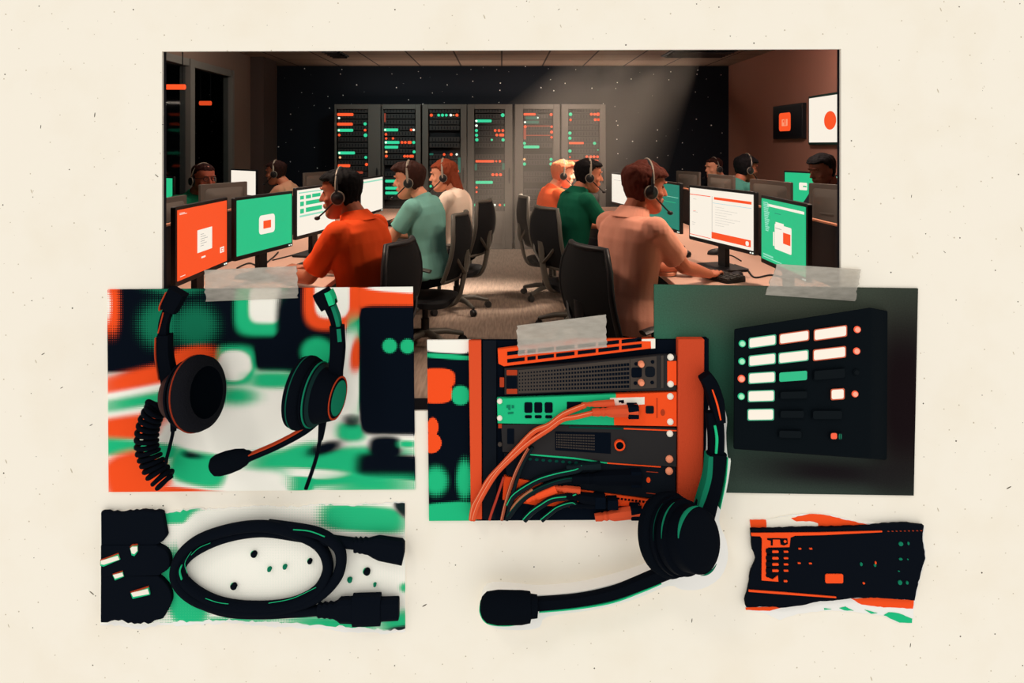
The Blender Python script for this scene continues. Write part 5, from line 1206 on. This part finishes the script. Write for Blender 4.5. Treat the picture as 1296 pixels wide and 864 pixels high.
# --- D: torn print with the cable coil
blD = [(G, 235, 646, 52, 15, 4, -3, 4), (WB_, 300, 668, 50, 10, 6, -6, 3), (G, 460, 655, 56, 17, 5, 4, 4), (K, 513, 640, 14, 12, 5, 45, 3), (G, 233, 745, 26, 55, 8, -16, 3), (WB_, 275, 700, 48, 60, 5, 0, 2.4), (G, 420, 788, 60, 10, 8, 2, 3), (G, 505, 785, 26, 14, 10, -10, 3), (G, 513, 742, 7, 6, 5, 0, 2), (K, 508, 797, 18, 7, 4, -8, 3), (G, 290, 786, 60, 6, 7, 0, 3)]
PD = print_mat('ink_cable_print', WB_, blD, 2.8, .9)
top = torn_path([(127, 646), (150, 648), (190, 645), (215, 648), (240, 644), (285, 644), (330, 640), (380, 642), (405, 637), (440, 639), (475, 637), (512.5, 636)], 1.6, 4)
bot = torn_path([(513, 795), (490, 797), (450, 794), (400, 790), (340, 787), (290, 783), (240, 786), (200, 787), (178, 791), (150, 787), (127, 789)], 1.8, 4)
botw = torn_path([(513, 799), (490, 802), (450, 800), (400, 795), (340, 793), (290, 788), (240, 791), (205, 791), (178, 796), (150, 791), (127, 791)], 1.4, 4)
mb = MB(); mb.plate([(x, y-.4) for x, y in top]+botw, .0014, -.0005); o = mb.build('torn_print', M_white); tag(o, 'torn-edged print of a coiled black cable at bottom left', 'print')
mb = MB(); mb.plate([(x, y+1.0) for x, y in top]+bot, .0020, .0014); mb.build('printed_face', PD, o)
M_cab = mat('matte_cable_black', (9, 14, 22), .7, .02)
t = thing('power_cable', W(330, 722, .01), 'coiled black power cable with two plugs on the torn print', 'cable'); t0 = t.location.copy()
def ell(cx, cy, rx, ry, rot, a0, a1, n, d):
    o = []
    for k in range(n+1):
        a = R(a0+(a1-a0)*k/n); x, y = rx*math.cos(a), ry*math.sin(a); c, s = math.cos(R(rot)), math.sin(R(rot)); o.append(W(cx+x*c-y*s, cy+x*s+y*c, d))
    return o
loops = ell(328, 717, 103, 48, -2, -60, -330, 60, .012)
path = [W(505, 688, .012)]
mb = MB()
L1 = spline([W(452, 688, .010), W(420, 684, .010), W(380, 678, .010), W(330, 672, .010), W(280, 681, .010), W(240, 702, .010), W(228, 724, .010), W(245, 746, .010), W(280, 763, .010), W(325, 768, .010), W(370, 763, .010), W(402, 746, .010), W(415, 720, .011), W(408, 695, .012), W(385, 679, .016), W(340, 666, .018), W(295, 669, .016), W(250, 684, .014), W(226, 708, .012), W(224, 736, .011), W(250, 760, .010), W(300, 772, .010), W(350, 771, .010), W(398, 757, .010), W(425, 732, .012), W(432, 706, .016), W(424, 688, .019), W(398, 673, .018), W(340, 664, .012)], 10)
mb.tube(L1, .0068, 12); sub(mb).build('coil', M_cab, t, ang=70)
mb = MB(); mb.tube(spline([W(226, 730, .009), W(246, 757, .009), W(285, 773, .009), W(330, 776, .009), W(375, 774, .009), W(405, 772, .010)], 8), .0062, 12); sub(mb).build('lead', M_cab, t, ang=70)
mb = MB(); mb.tube(spline([W(408, 683, .011), W(430, 685, .011), W(455, 691, .011)], 6), .0052, 12); sub(mb).build('lead', M_cab, t, ang=70)
for pts, d, nm in ((([(440, 678), (462, 679), (462, 703), (440, 698)]), .016, 0),): pass
def plug(segs, d, nm, th=.012):
    mb = MB(); rings = []
    for x, yc, hw, tk in segs:
        rings.append([W(x, yc, d)+Vector((0, a*th/2*tk, b*hw/1000)) for a, b in ((-.6, 1), (-1, .7), (-1, -.7), (-.6, -1), (.6, -1), (1, -.7), (1, .7), (.6, 1))])
    mb.loft(rings); return sub(mb).build(nm, M_cab, t, ang=30)
plug([(448, 690, 7.5, .7), (450, 689, 9, .8), (453, 690, 7.5, .7), (456, 689.5, 9.5, .8), (459, 690.5, 8, .8), (462, 690, 9.5, .9), (466, 691, 9, .9), (472, 692, 11.5, 1), (480, 693, 14, 1.1), (500, 696.5, 14.6, 1.1), (509, 698, 15, 1.1), (512, 693, 7, 1)], .012, 'plug')
plug([(402, 772, 7, .7), (404, 771.5, 9, .8), (408, 772, 7.6, .7), (411, 771.5, 9.3, .8), (415, 772, 8, .8), (418, 771.5, 9.8, .8), (422, 772, 8.6, .9), (427, 772, 11, 1), (431, 771.5, 14.5, 1.1), (446, 771.5, 15, 1.1), (446.5, 771.5, 18.5, 1.2), (482, 770.5, 18.5, 1.2), (482.5, 770.5, 13.5, 1), (504, 769.5, 13.2, 1), (505, 769.5, 12.4, .9)], .012, 'connector')
def sheen_line(pts, w, d, m, nm='sheen_stripe'):  # thin coloured line painting sheen onto the black cable
    mb = MB(); mb.tube(spline([W(x, y, d) for x, y in pts], 6), w/1000, 6, flat=(1, .5)); sub(mb).build(nm, m, t, ang=70)
sheen_line([(371, 670), (392, 672), (411, 679)], 1.0, .0265, I_G); sheen_line([(340, 763), (370, 757), (400, 743)], .6, .0172, I_G); sheen_line([(260, 757), (275, 762), (289, 764)], .6, .0172, I_G); sheen_line([(242, 702), (252, 693), (266, 687)], .7, .0185, I_G); sheen_line([(237, 725), (234, 712), (242, 698)], .6, .0195, I_G); sheen_line([(230, 733), (227.5, 723), (230, 715)], 1.7, .0182, I_G)
sheen_line([(230, 748), (255, 768), (290, 779), (330, 782.5), (380, 780), (402, 779)], .8, .008, I_O, 'orange_underside')
# adapter blocks at the left
t = thing('adapter_block', W(170, 718, .008), 'black lobed power adapter block with white slots at the torn print left edge', 'adapter'); t0 = t.location.copy()
def sm(pts): return [(p.x, p.y) for p in spline([Vector((x, y, 0)) for x, y in pts], 6)]
rag = [(x, y+1.4) for x, y in top if x < 206]
up = rag+[(206, 648), (209, 665), (211.5, 678), (206, 685), (197.5, 691)]+[(127.3, 694)]
mb = MB(); mb.plate(up, .008, .0015); sub(mb).build('upper_lobe', M_cab, t, bevel=.002)
mid = [(127.3, 690)]+[(197.5, 690)]+sm([(197.5, 690), (210, 697), (215, 709), (212.5, 720), (200, 728.5)])+[(127.3, 730)]
mb = MB(); mb.plate(mid, .009, .0015); sub(mb).build('middle_lobe', M_cab, t, bevel=.002)
lowb = [(x, y-1.2) for x, y in bot if x < 200]
low = [(127.3, 728), (200, 729)]+sm([(200, 729), (212, 741), (217, 756), (214, 768), (206, 783)])+lowb
mb = MB(); mb.plate(low, .008, .0015); sub(mb).build('lower_lobe', M_cab, t, bevel=.002)
def cd_(x, y): return (110+x/4.545, 620+y/4.545)
for q in ([(76, 405), (180, 365), (190, 395), (95, 436), (76, 432)], [(247, 330), (258, 318), (290, 316), (291, 350), (272, 376), (256, 370)], [(147, 486), (204, 467), (211, 494), (160, 515)], [(250, 590), (352, 558), (361, 598), (262, 621)]):
    c = [cd_(*p) for p in q]; cx = sum(p[0] for p in c)/len(c); cy = sum(p[1] for p in c)/len(c)
    mb = MB(); mb.plate([(x, y-.8) for x, y in c], .0096, .007, 0); mb.v = [tuple(v) for v in mb.v]; sub(mb).build('slot_rim', I_DO, t)
    mb = MB(); mb.plate([(x+.2, y+.9) for x, y in c], .0100, .007, 0); sub(mb).build('slot_glow', I_G, t)
    mb = MB(); mb.plate([(cx+(x-cx)*.93+.1, cy+(y-cy)*.72+.3) for x, y in c], .0105, .007, 0); sub(mb).build('slot', I_W, t)
# pegs: small studs lying on the torn print
for x, y, r, m, lab in ((322.5, 699.5, 3.9, M_cab, 'black stud at upper left inside the cable coil'), (297, 740, 4.0, M_cab, 'black stud at lower left inside the cable coil'), (393, 708.5, 3.0, M_cab, 'small black stud at the right inside the cable coil'), (342, 718.5, 2.6, I_MG, 'left one of two small green studs inside the coil'), (361.5, 715.5, 2.6, I_MG, 'right one of two small green studs inside the coil'), (465, 721.5, 4.3, M_cab, 'largest black stud between the two cable ends'), (443.5, 732, 3.0, I_MG, 'green stud between the two cable ends'), (475, 738, 1.9, I_MG, 'tiny green stud above the large connector')):
    t = thing('stud', W(x, y, .002), lab, 'stud', group='small studs around the cable'); t0 = t.location.copy()
    mb = MB(); mb.lathe([(.0, r*.0009), (.004, r*.001), (.0055, r*.0007), (.006, r*.0003)], W(x, y, .002), (0, -1, 0), 20); sub(mb).build('head', m, t, ang=60)
    mb = MB(); mb.lathe([(.0, r*.00105), (.0012, r*.00105)], W(x-r*.28, y+r*.25, .002), (0, -1, 0), 20); sub(mb).build('green_washer', I_G, t, ang=60)

# --- E: torn print with the dark hardware panel
def ce(x, y): return (930+x/4.985, 640+y/4.985)
left = [(95, 85), (105, 190), (110, 260), (137, 340), (105, 410), (90, 500), (65, 590), (68, 650)]
base = torn_path([ce(*p) for p in [(95, 85), (200, 86), (350, 60), (440, 50), (600, 55), (800, 105), (1000, 118), (1100, 108), (1197, 122)]], .7, 4)[:-1]+torn_path([ce(*p) for p in [(1197, 122), (1190, 200), (1208, 330), (1180, 420), (1152, 540), (1140, 600), (1120, 740)]], .8, 4)[:-1]+torn_path([ce(*p) for p in [(1120, 740), (1030, 738), (930, 690), (760, 668), (560, 660), (400, 680), (285, 720), (200, 680), (68, 655)]], .6, 5)[:-1]+torn_path([ce(*p) for p in reversed(left)], .6, 4)[:-1]
mb = MB(); mb.plate(base, .0013, -.0005); o = mb.build('torn_print', M_white); tag(o, 'torn print of a dark hardware panel at bottom right', 'print')
def ep(nm, pts, m, d1, d0, j=.5, parent=o, closed=True):
    q = torn_path([ce(*p) for p in pts]+[ce(*pts[0])], j, 4)[:-1] if j else [ce(*p) for p in pts]
    mb = MB(); mb.plate(q, d1, d0); return mb.build(nm, m, parent)
ep('cream_layer', [(200, 90), (350, 64), (540, 90), (520, 140), (200, 145)], I_W, .0017, .0012)
ep('orange_layer', [(95, 87), (197, 88), (200, 142), (103, 148)], I_O, .0018, .0012, .3)
ep('orange_layer', [(355, 76), (400, 66), (470, 52), (560, 56), (640, 74), (740, 96), (850, 122), (940, 118), (900, 140), (530, 142), (525, 110), (470, 96), (390, 98)], I_O, .0018, .0012, .6)
ep('orange_layer', [(735, 585), (900, 578), (1130, 596), (1124, 648), (900, 636), (800, 622)], I_O, .0018, .0012, .5)
ep('orange_layer', [(68, 642), (240, 636), (300, 640), (220, 662), (70, 656)], I_O, .0018, .0012, .3)
ep('green_layer', [(940, 690), (970, 672), (1040, 680), (1120, 712), (1118, 738), (1040, 736)], I_G, .0018, .0012, .5)
ep('green_layer', [(660, 645), (700, 636), (750, 662), (690, 658)], I_G, .0018, .0012, .3); ep('green_layer', [(565, 645), (610, 652), (565, 656)], I_G, .0018, .0012, .2); ep('green_layer', [(820, 656), (900, 676), (860, 680)], I_G, .0018, .0012, .2)
t = thing('hardware_panel', W(*ce(620, 370), .004), 'black hardware panel with orange vents and small green lamps on the torn print', 'hardware panel'); t0 = t.location.copy()
q = torn_path([ce(*p) for p in [(102, 150), (540, 140), (860, 130), (940, 118), (1100, 112), (1195, 124), (1186, 200), (1204, 330), (1176, 420), (1146, 540), (1136, 598), (900, 580), (730, 584), (600, 600), (540, 602), (430, 628), (280, 645), (240, 636), (72, 640), (66, 600), (90, 505), (106, 410), (136, 340), (110, 262), (104, 190)]]+[ce(102, 150)], .5, 4)[:-1]
mb = MB(); mb.plate(q, .007, .0021); sub(mb).build('body', M_cab, t, bevel=.0006)
def hp(nm, pts, m=I_O, d1=.0082, d0=.0066, lab=None):
    mb = MB(); mb.plate([ce(*p) for p in pts], d1, d0); x = sub(mb).build(nm, m, t)
    if lab: x['label'] = lab
hp('top_strip', [(104, 172), (540, 168), (930, 158), (930, 166), (560, 184), (380, 188), (352, 200), (345, 260), (210, 262), (200, 300), (196, 420), (215, 455), (240, 465), (272, 440), (275, 478), (170, 470), (172, 210), (160, 192), (106, 190)])
for k in range(9): hp('dash', [(965+26*k, 160-.5*k), (975+26*k, 160-.5*k), (975+26*k, 163-.5*k), (965+26*k, 163-.5*k)], I_DO)
hp('bottom_strip', [(90, 530), (300, 545), (640, 574), (640, 582), (300, 558), (88, 542)])
hp('key_shape', [(205, 205), (240, 205), (240, 250), (228, 250), (228, 220), (205, 214)], M_cab, .0088); hp('key_shape', [(285, 206), (332, 206), (334, 240), (310, 250), (290, 244)], M_cab, .0088)
hp('orange_dot', ellipse(318, 225, 9, 9, 14), I_O, .0096); hp('bracket_gap', [(240, 205), (290, 205), (290, 212), (240, 212)], M_cab, .0088)
for k, y in enumerate((268, 312, 352, 392, 425)): hp('tooth', rrect(196, y, 236, y+(32 if k < 4 else 26), 12), M_cab, .0088)
for y in (290, 331, 370, 410): hp('vent_slot', rrect(236, y-7, 277, y+7, 6)); hp('vent_slot', rrect(310, y-5, 338, y+5, 4))
hp('vent_slot', rrect(310, 470, 332, 481, 4))
for x, y in ((411, 271), (480, 271), (407, 362), (478, 364)): hp('small_dash', rrect(x-9, y-4, x+9, y+4, 3))
hp('orange_label', rrect(572, 431, 684, 488, 10))
hp('orange_speck', ellipse(815, 489, 7, 6, 10)); hp('orange_speck', ellipse(890, 360, 5, 9, 10))
for x, y, rx, ry in ((1049, 241, 14, 13), (1097, 238, 6, 10), (1048, 337, 11, 7), (1093, 338, 4, 4), (1036, 413, 6, 3), (1044, 485, 13, 14), (1089, 486, 8, 10), (799, 369, 8, 11), (886, 376, 7, 9)): hp('green_lamp', ellipse(x, y, rx, ry, 14), I_MG)

# --- the cut-out headset at the front
t = thing('headset', W(860, 690, .03), 'big black half headset with a long microphone arm across the lower middle', 'headset'); t0 = t.location.copy()
out = [(898, 478), (908, 498), (917, 525), (916, 545), (918, 575), (922, 580), (916, 620), (907, 655), (916, 680), (918, 705), (908, 728), (885, 742), (860, 743), (843, 738), (800, 755), (750, 768), (690, 777), (680, 790), (660, 794), (625, 792), (609, 780), (606, 764), (614, 748), (640, 746), (680, 750), (740, 744), (800, 728), (826, 715), (812, 695), (812, 670), (822, 645), (850, 628), (880, 640), (890, 575), (892, 530)]
cs = [(p.x+3, p.y+3) for p in spline([Vector((x, y, 0)) for x, y in out+[out[0]]], 3)][:-1]
mb = MB(); mb.plate([(x, y) for x, y in cs if True], .0190, .0182); sub(mb).build('cut_out_backing', M_white, t)
lowb_ = [(x, max(y, 662)) for x, y in cs]
lowb_ = [p for k, p in enumerate(lowb_) if p[1] > 662 or lowb_[k-1][1] > 662 or lowb_[(k+1) % len(lowb_)][1] > 662]
mb = MB(); mb.plate([(x-.5, y-.5) for x, y in lowb_], .0184, -.0004); sub(mb).build('foam_mount', M_white, t)
dH = .030
strap([(891, 474), (899, 487), (906, 508), (911, 533)], [8, 9.5, 10, 6.5], .014, dH, 'headband_pad', M_hs, t)
strap([(899, 490), (905, 508), (909.5, 528)], [.9, 1.3, .9], .0165, dH, 'orange_stripe', I_O, t)  # orange strip painting the highlight on the band
strap([(903, 520), (906, 548), (906, 578)], [11, 10.5, 10], .009, dH, 'slider', M_hs, t)
strap([(903, 536), (905.5, 552), (904.5, 571)], [1.6, 2, 1.6], .012, dH, 'green_stripe', I_G, t)
strap([(907, 573), (904, 600), (896, 632), (886, 662)], [12.5, 12, 13, 16], .014, dH, 'slider_sleeve', M_hs, t)
strap([(897, 574), (895, 600), (888, 625), (880, 648)], [3.4, 4, 4, 2], .0165, dH, 'green_inlay', I_MG, t)  # green strip painting the highlight along the sleeve
strap([(918.6, 576), (916, 605), (909, 640)], [.5, .6, .4], .0155, dH, 'green_edge', I_G, t)
nH = Vector((.5, -.75, .3)); sH = (YC-.06)/YC/1000
def cupH(c, prof, mats, ms, name, par=None):
    mb = MB(); mb.lathe([(q*sH, r*sH) for q, r in prof], W(*c, .050), nH, 48, ms=ms); return sub(mb).build(name, mats, par or t, ang=45)
c0 = (846, 675)
cu = cupH(c0, ((-10, 40), (-6, 47), (4, 49), (10, 46), (12, 41)), [M_hs2], [0]*5, 'ear_cushion')
cupH(c0, ((12, 42), (13, 44.5), (18, 44.5), (19, 41)), [M_hs], [0]*4, 'cushion_plate', cu)
cupH(c0, ((18, 40), (22, 42), (30, 42), (33, 37), (44, 36.5), (52, 36), (54, 34), (55, 26), (55.2, 4)), [M_hs], [0]*9, 'outer_shell')
for a0, a1, q_, r_, w_ in ((-20, 60, 19.5, 44.2, 1.5), (-20, 65, 53.5, 36, 1.7)): pass
def arcH(q, r, a0, a1, w, m, nm):
    a = nH.normalized(); u = a.cross(Vector((0, 0, 1))).normalized(); v = u.cross(a).normalized(); o_ = W(*c0, .050)+a*(q*sH)
    mb = MB(); n = 16; L = [o_+(u*math.cos(R(a0+(a1-a0)*k/n))+v*math.sin(R(a0+(a1-a0)*k/n)))*(r*sH) for k in range(n+1)]
    mb.tube(L, [w*sH*(.25+.75*math.sin(math.pi*k/n)) for k in range(n+1)], 8, flat=(1, .5)); sub(mb).build(nm, m, cu, ang=70)
for args in ((31, 42.5, 15, 80, 2.2, I_MG, 'green_arc'), (53, 36.5, 20, 105, 2.4, I_MG, 'green_arc'), (19, 44.5, 10, 70, 1.2, I_DG, 'green_arc'), (53, 36.5, 240, 290, 1.4, I_MG, 'green_arc')): arcH(*args)
strap([(846, 722), (815, 735), (775, 750), (730, 759), (676, 764)], [9, 8, 7, 6.5, 7.5], .010, .032, 'mic_boom', M_hs, t)
strap([(836, 735), (812, 745), (775, 758.5), (730, 766.5), (682, 771)], [.7, 1, 1, 1, .7], .0104, .032, 'green_edge', I_G, t)
mb = MB(); rg = []
for x, h, yc in ((681, 7, 766), (680, 14, 767), (672, 15, 767), (671, 19, 768), (660, 21, 768.5), (630, 21.5, 768.5), (616, 18.5, 768), (610, 12.5, 768), (607.5, 5, 768)):
    rg.append([W(x, yc, .034)+Vector((0, .012*b*min(1, h/18), h*a*.94/1000)) for a, b in ((math.cos(2*math.pi*k/16), math.sin(2*math.pi*k/16)) for k in range(16))])
mb.loft([[W(0, 0, .05)*0+v for v in r] for r in rg]); sub(mb).build('mic_capsule', M_hs2, t, ang=50)
mb = MB(); mb.tube(spline([W(609, 760, .030), W(608, 775, .030), W(617, 788, .030), W(640, 791, .030), W(662, 788, .030)], 6), .0012, 6); sub(mb).build('green_edge', I_G, t, ang=70)

# --- tape
def tape_mat():
    m = bpy.data.materials.new('masking_tape'); m.use_nodes = True; nt = m.node_tree; b = nt.nodes['Principled BSDF']
    b.inputs['Base Color'].default_value = lin((206, 197, 182)); b.inputs['Roughness'].default_value = .8; b.inputs['Specular IOR Level'].default_value = .05
    tc = nt.nodes.new('ShaderNodeTexCoord'); mp = nt.nodes.new('ShaderNodeMapping'); mp.inputs['Scale'].default_value = (40, 40, 130); mp.inputs['Rotation'].default_value = (0, .5, 0); nz = nt.nodes.new('ShaderNodeTexNoise'); nz.inputs['Scale'].default_value = 1.4; nz.inputs['Detail'].default_value = 4
    nt.links.new(tc.outputs['Object'], mp.inputs[0]); nt.links.new(mp.outputs[0], nz.inputs['Vector'])
    mr = nt.nodes.new('ShaderNodeMapRange'); mr.inputs['From Min'].default_value = .3; mr.inputs['From Max'].default_value = .7; mr.inputs['To Min'].default_value = .40; mr.inputs['To Max'].default_value = .58
    nt.links.new(nz.outputs['Fac'], mr.inputs['Value']); nt.links.new(mr.outputs[0], b.inputs['Alpha'])
    return m
M_tape = tape_mat()
def tape(a, b, c, d, lab, d1, d0=None):
    """corners clockwise from top left; short sides torn by the cutter"""
    r2 = random.Random(int(a[0]))
    pts = [a]+torn(b, c, 1.3, 3, r2)+[c]+torn(d, a, 1.3, 3, r2)
    mb = MB(); mb.plate(pts, d1, d1-.0004 if d0 is None else d0); tag(mb.build('tape_strip', M_tape), lab, 'tape', 'strips of translucent tape')
tape((258, 342), (375, 336.5), (377, 377), (260, 381.5), 'translucent tape strip over the top of the headset print', .0032, .0018)
tape((654, 412), (767, 398), (768.5, 439), (656, 450), 'translucent tape strip over the top of the cable rack print', .0131, .0124)
tape((983, 334), (1090, 341), (1082, 381), (969, 373), 'translucent tape strip over the top of the button panel print', .0034, .0020)

# ------------------------------------------------------------------ light on the paper
w = bpy.data.worlds.new('world'); SC.world = w; w.use_nodes = True
w.node_tree.nodes['Background'].inputs['Color'].default_value = (1, .995, .98, 1); w.node_tree.nodes['Background'].inputs['Strength'].default_value = .93
sl = bpy.data.lights.new('window_sun', 'SUN'); sl.energy = .32; sl.color = (1, .98, .94); sl.angle = R(8)  # soft sun added to throw small shadows on the paper
so = bpy.data.objects.new('window_sun', sl); COL.objects.link(so); so.rotation_euler = Vector((.42, .55, -.85)).to_track_quat('-Z', 'Y').to_euler()
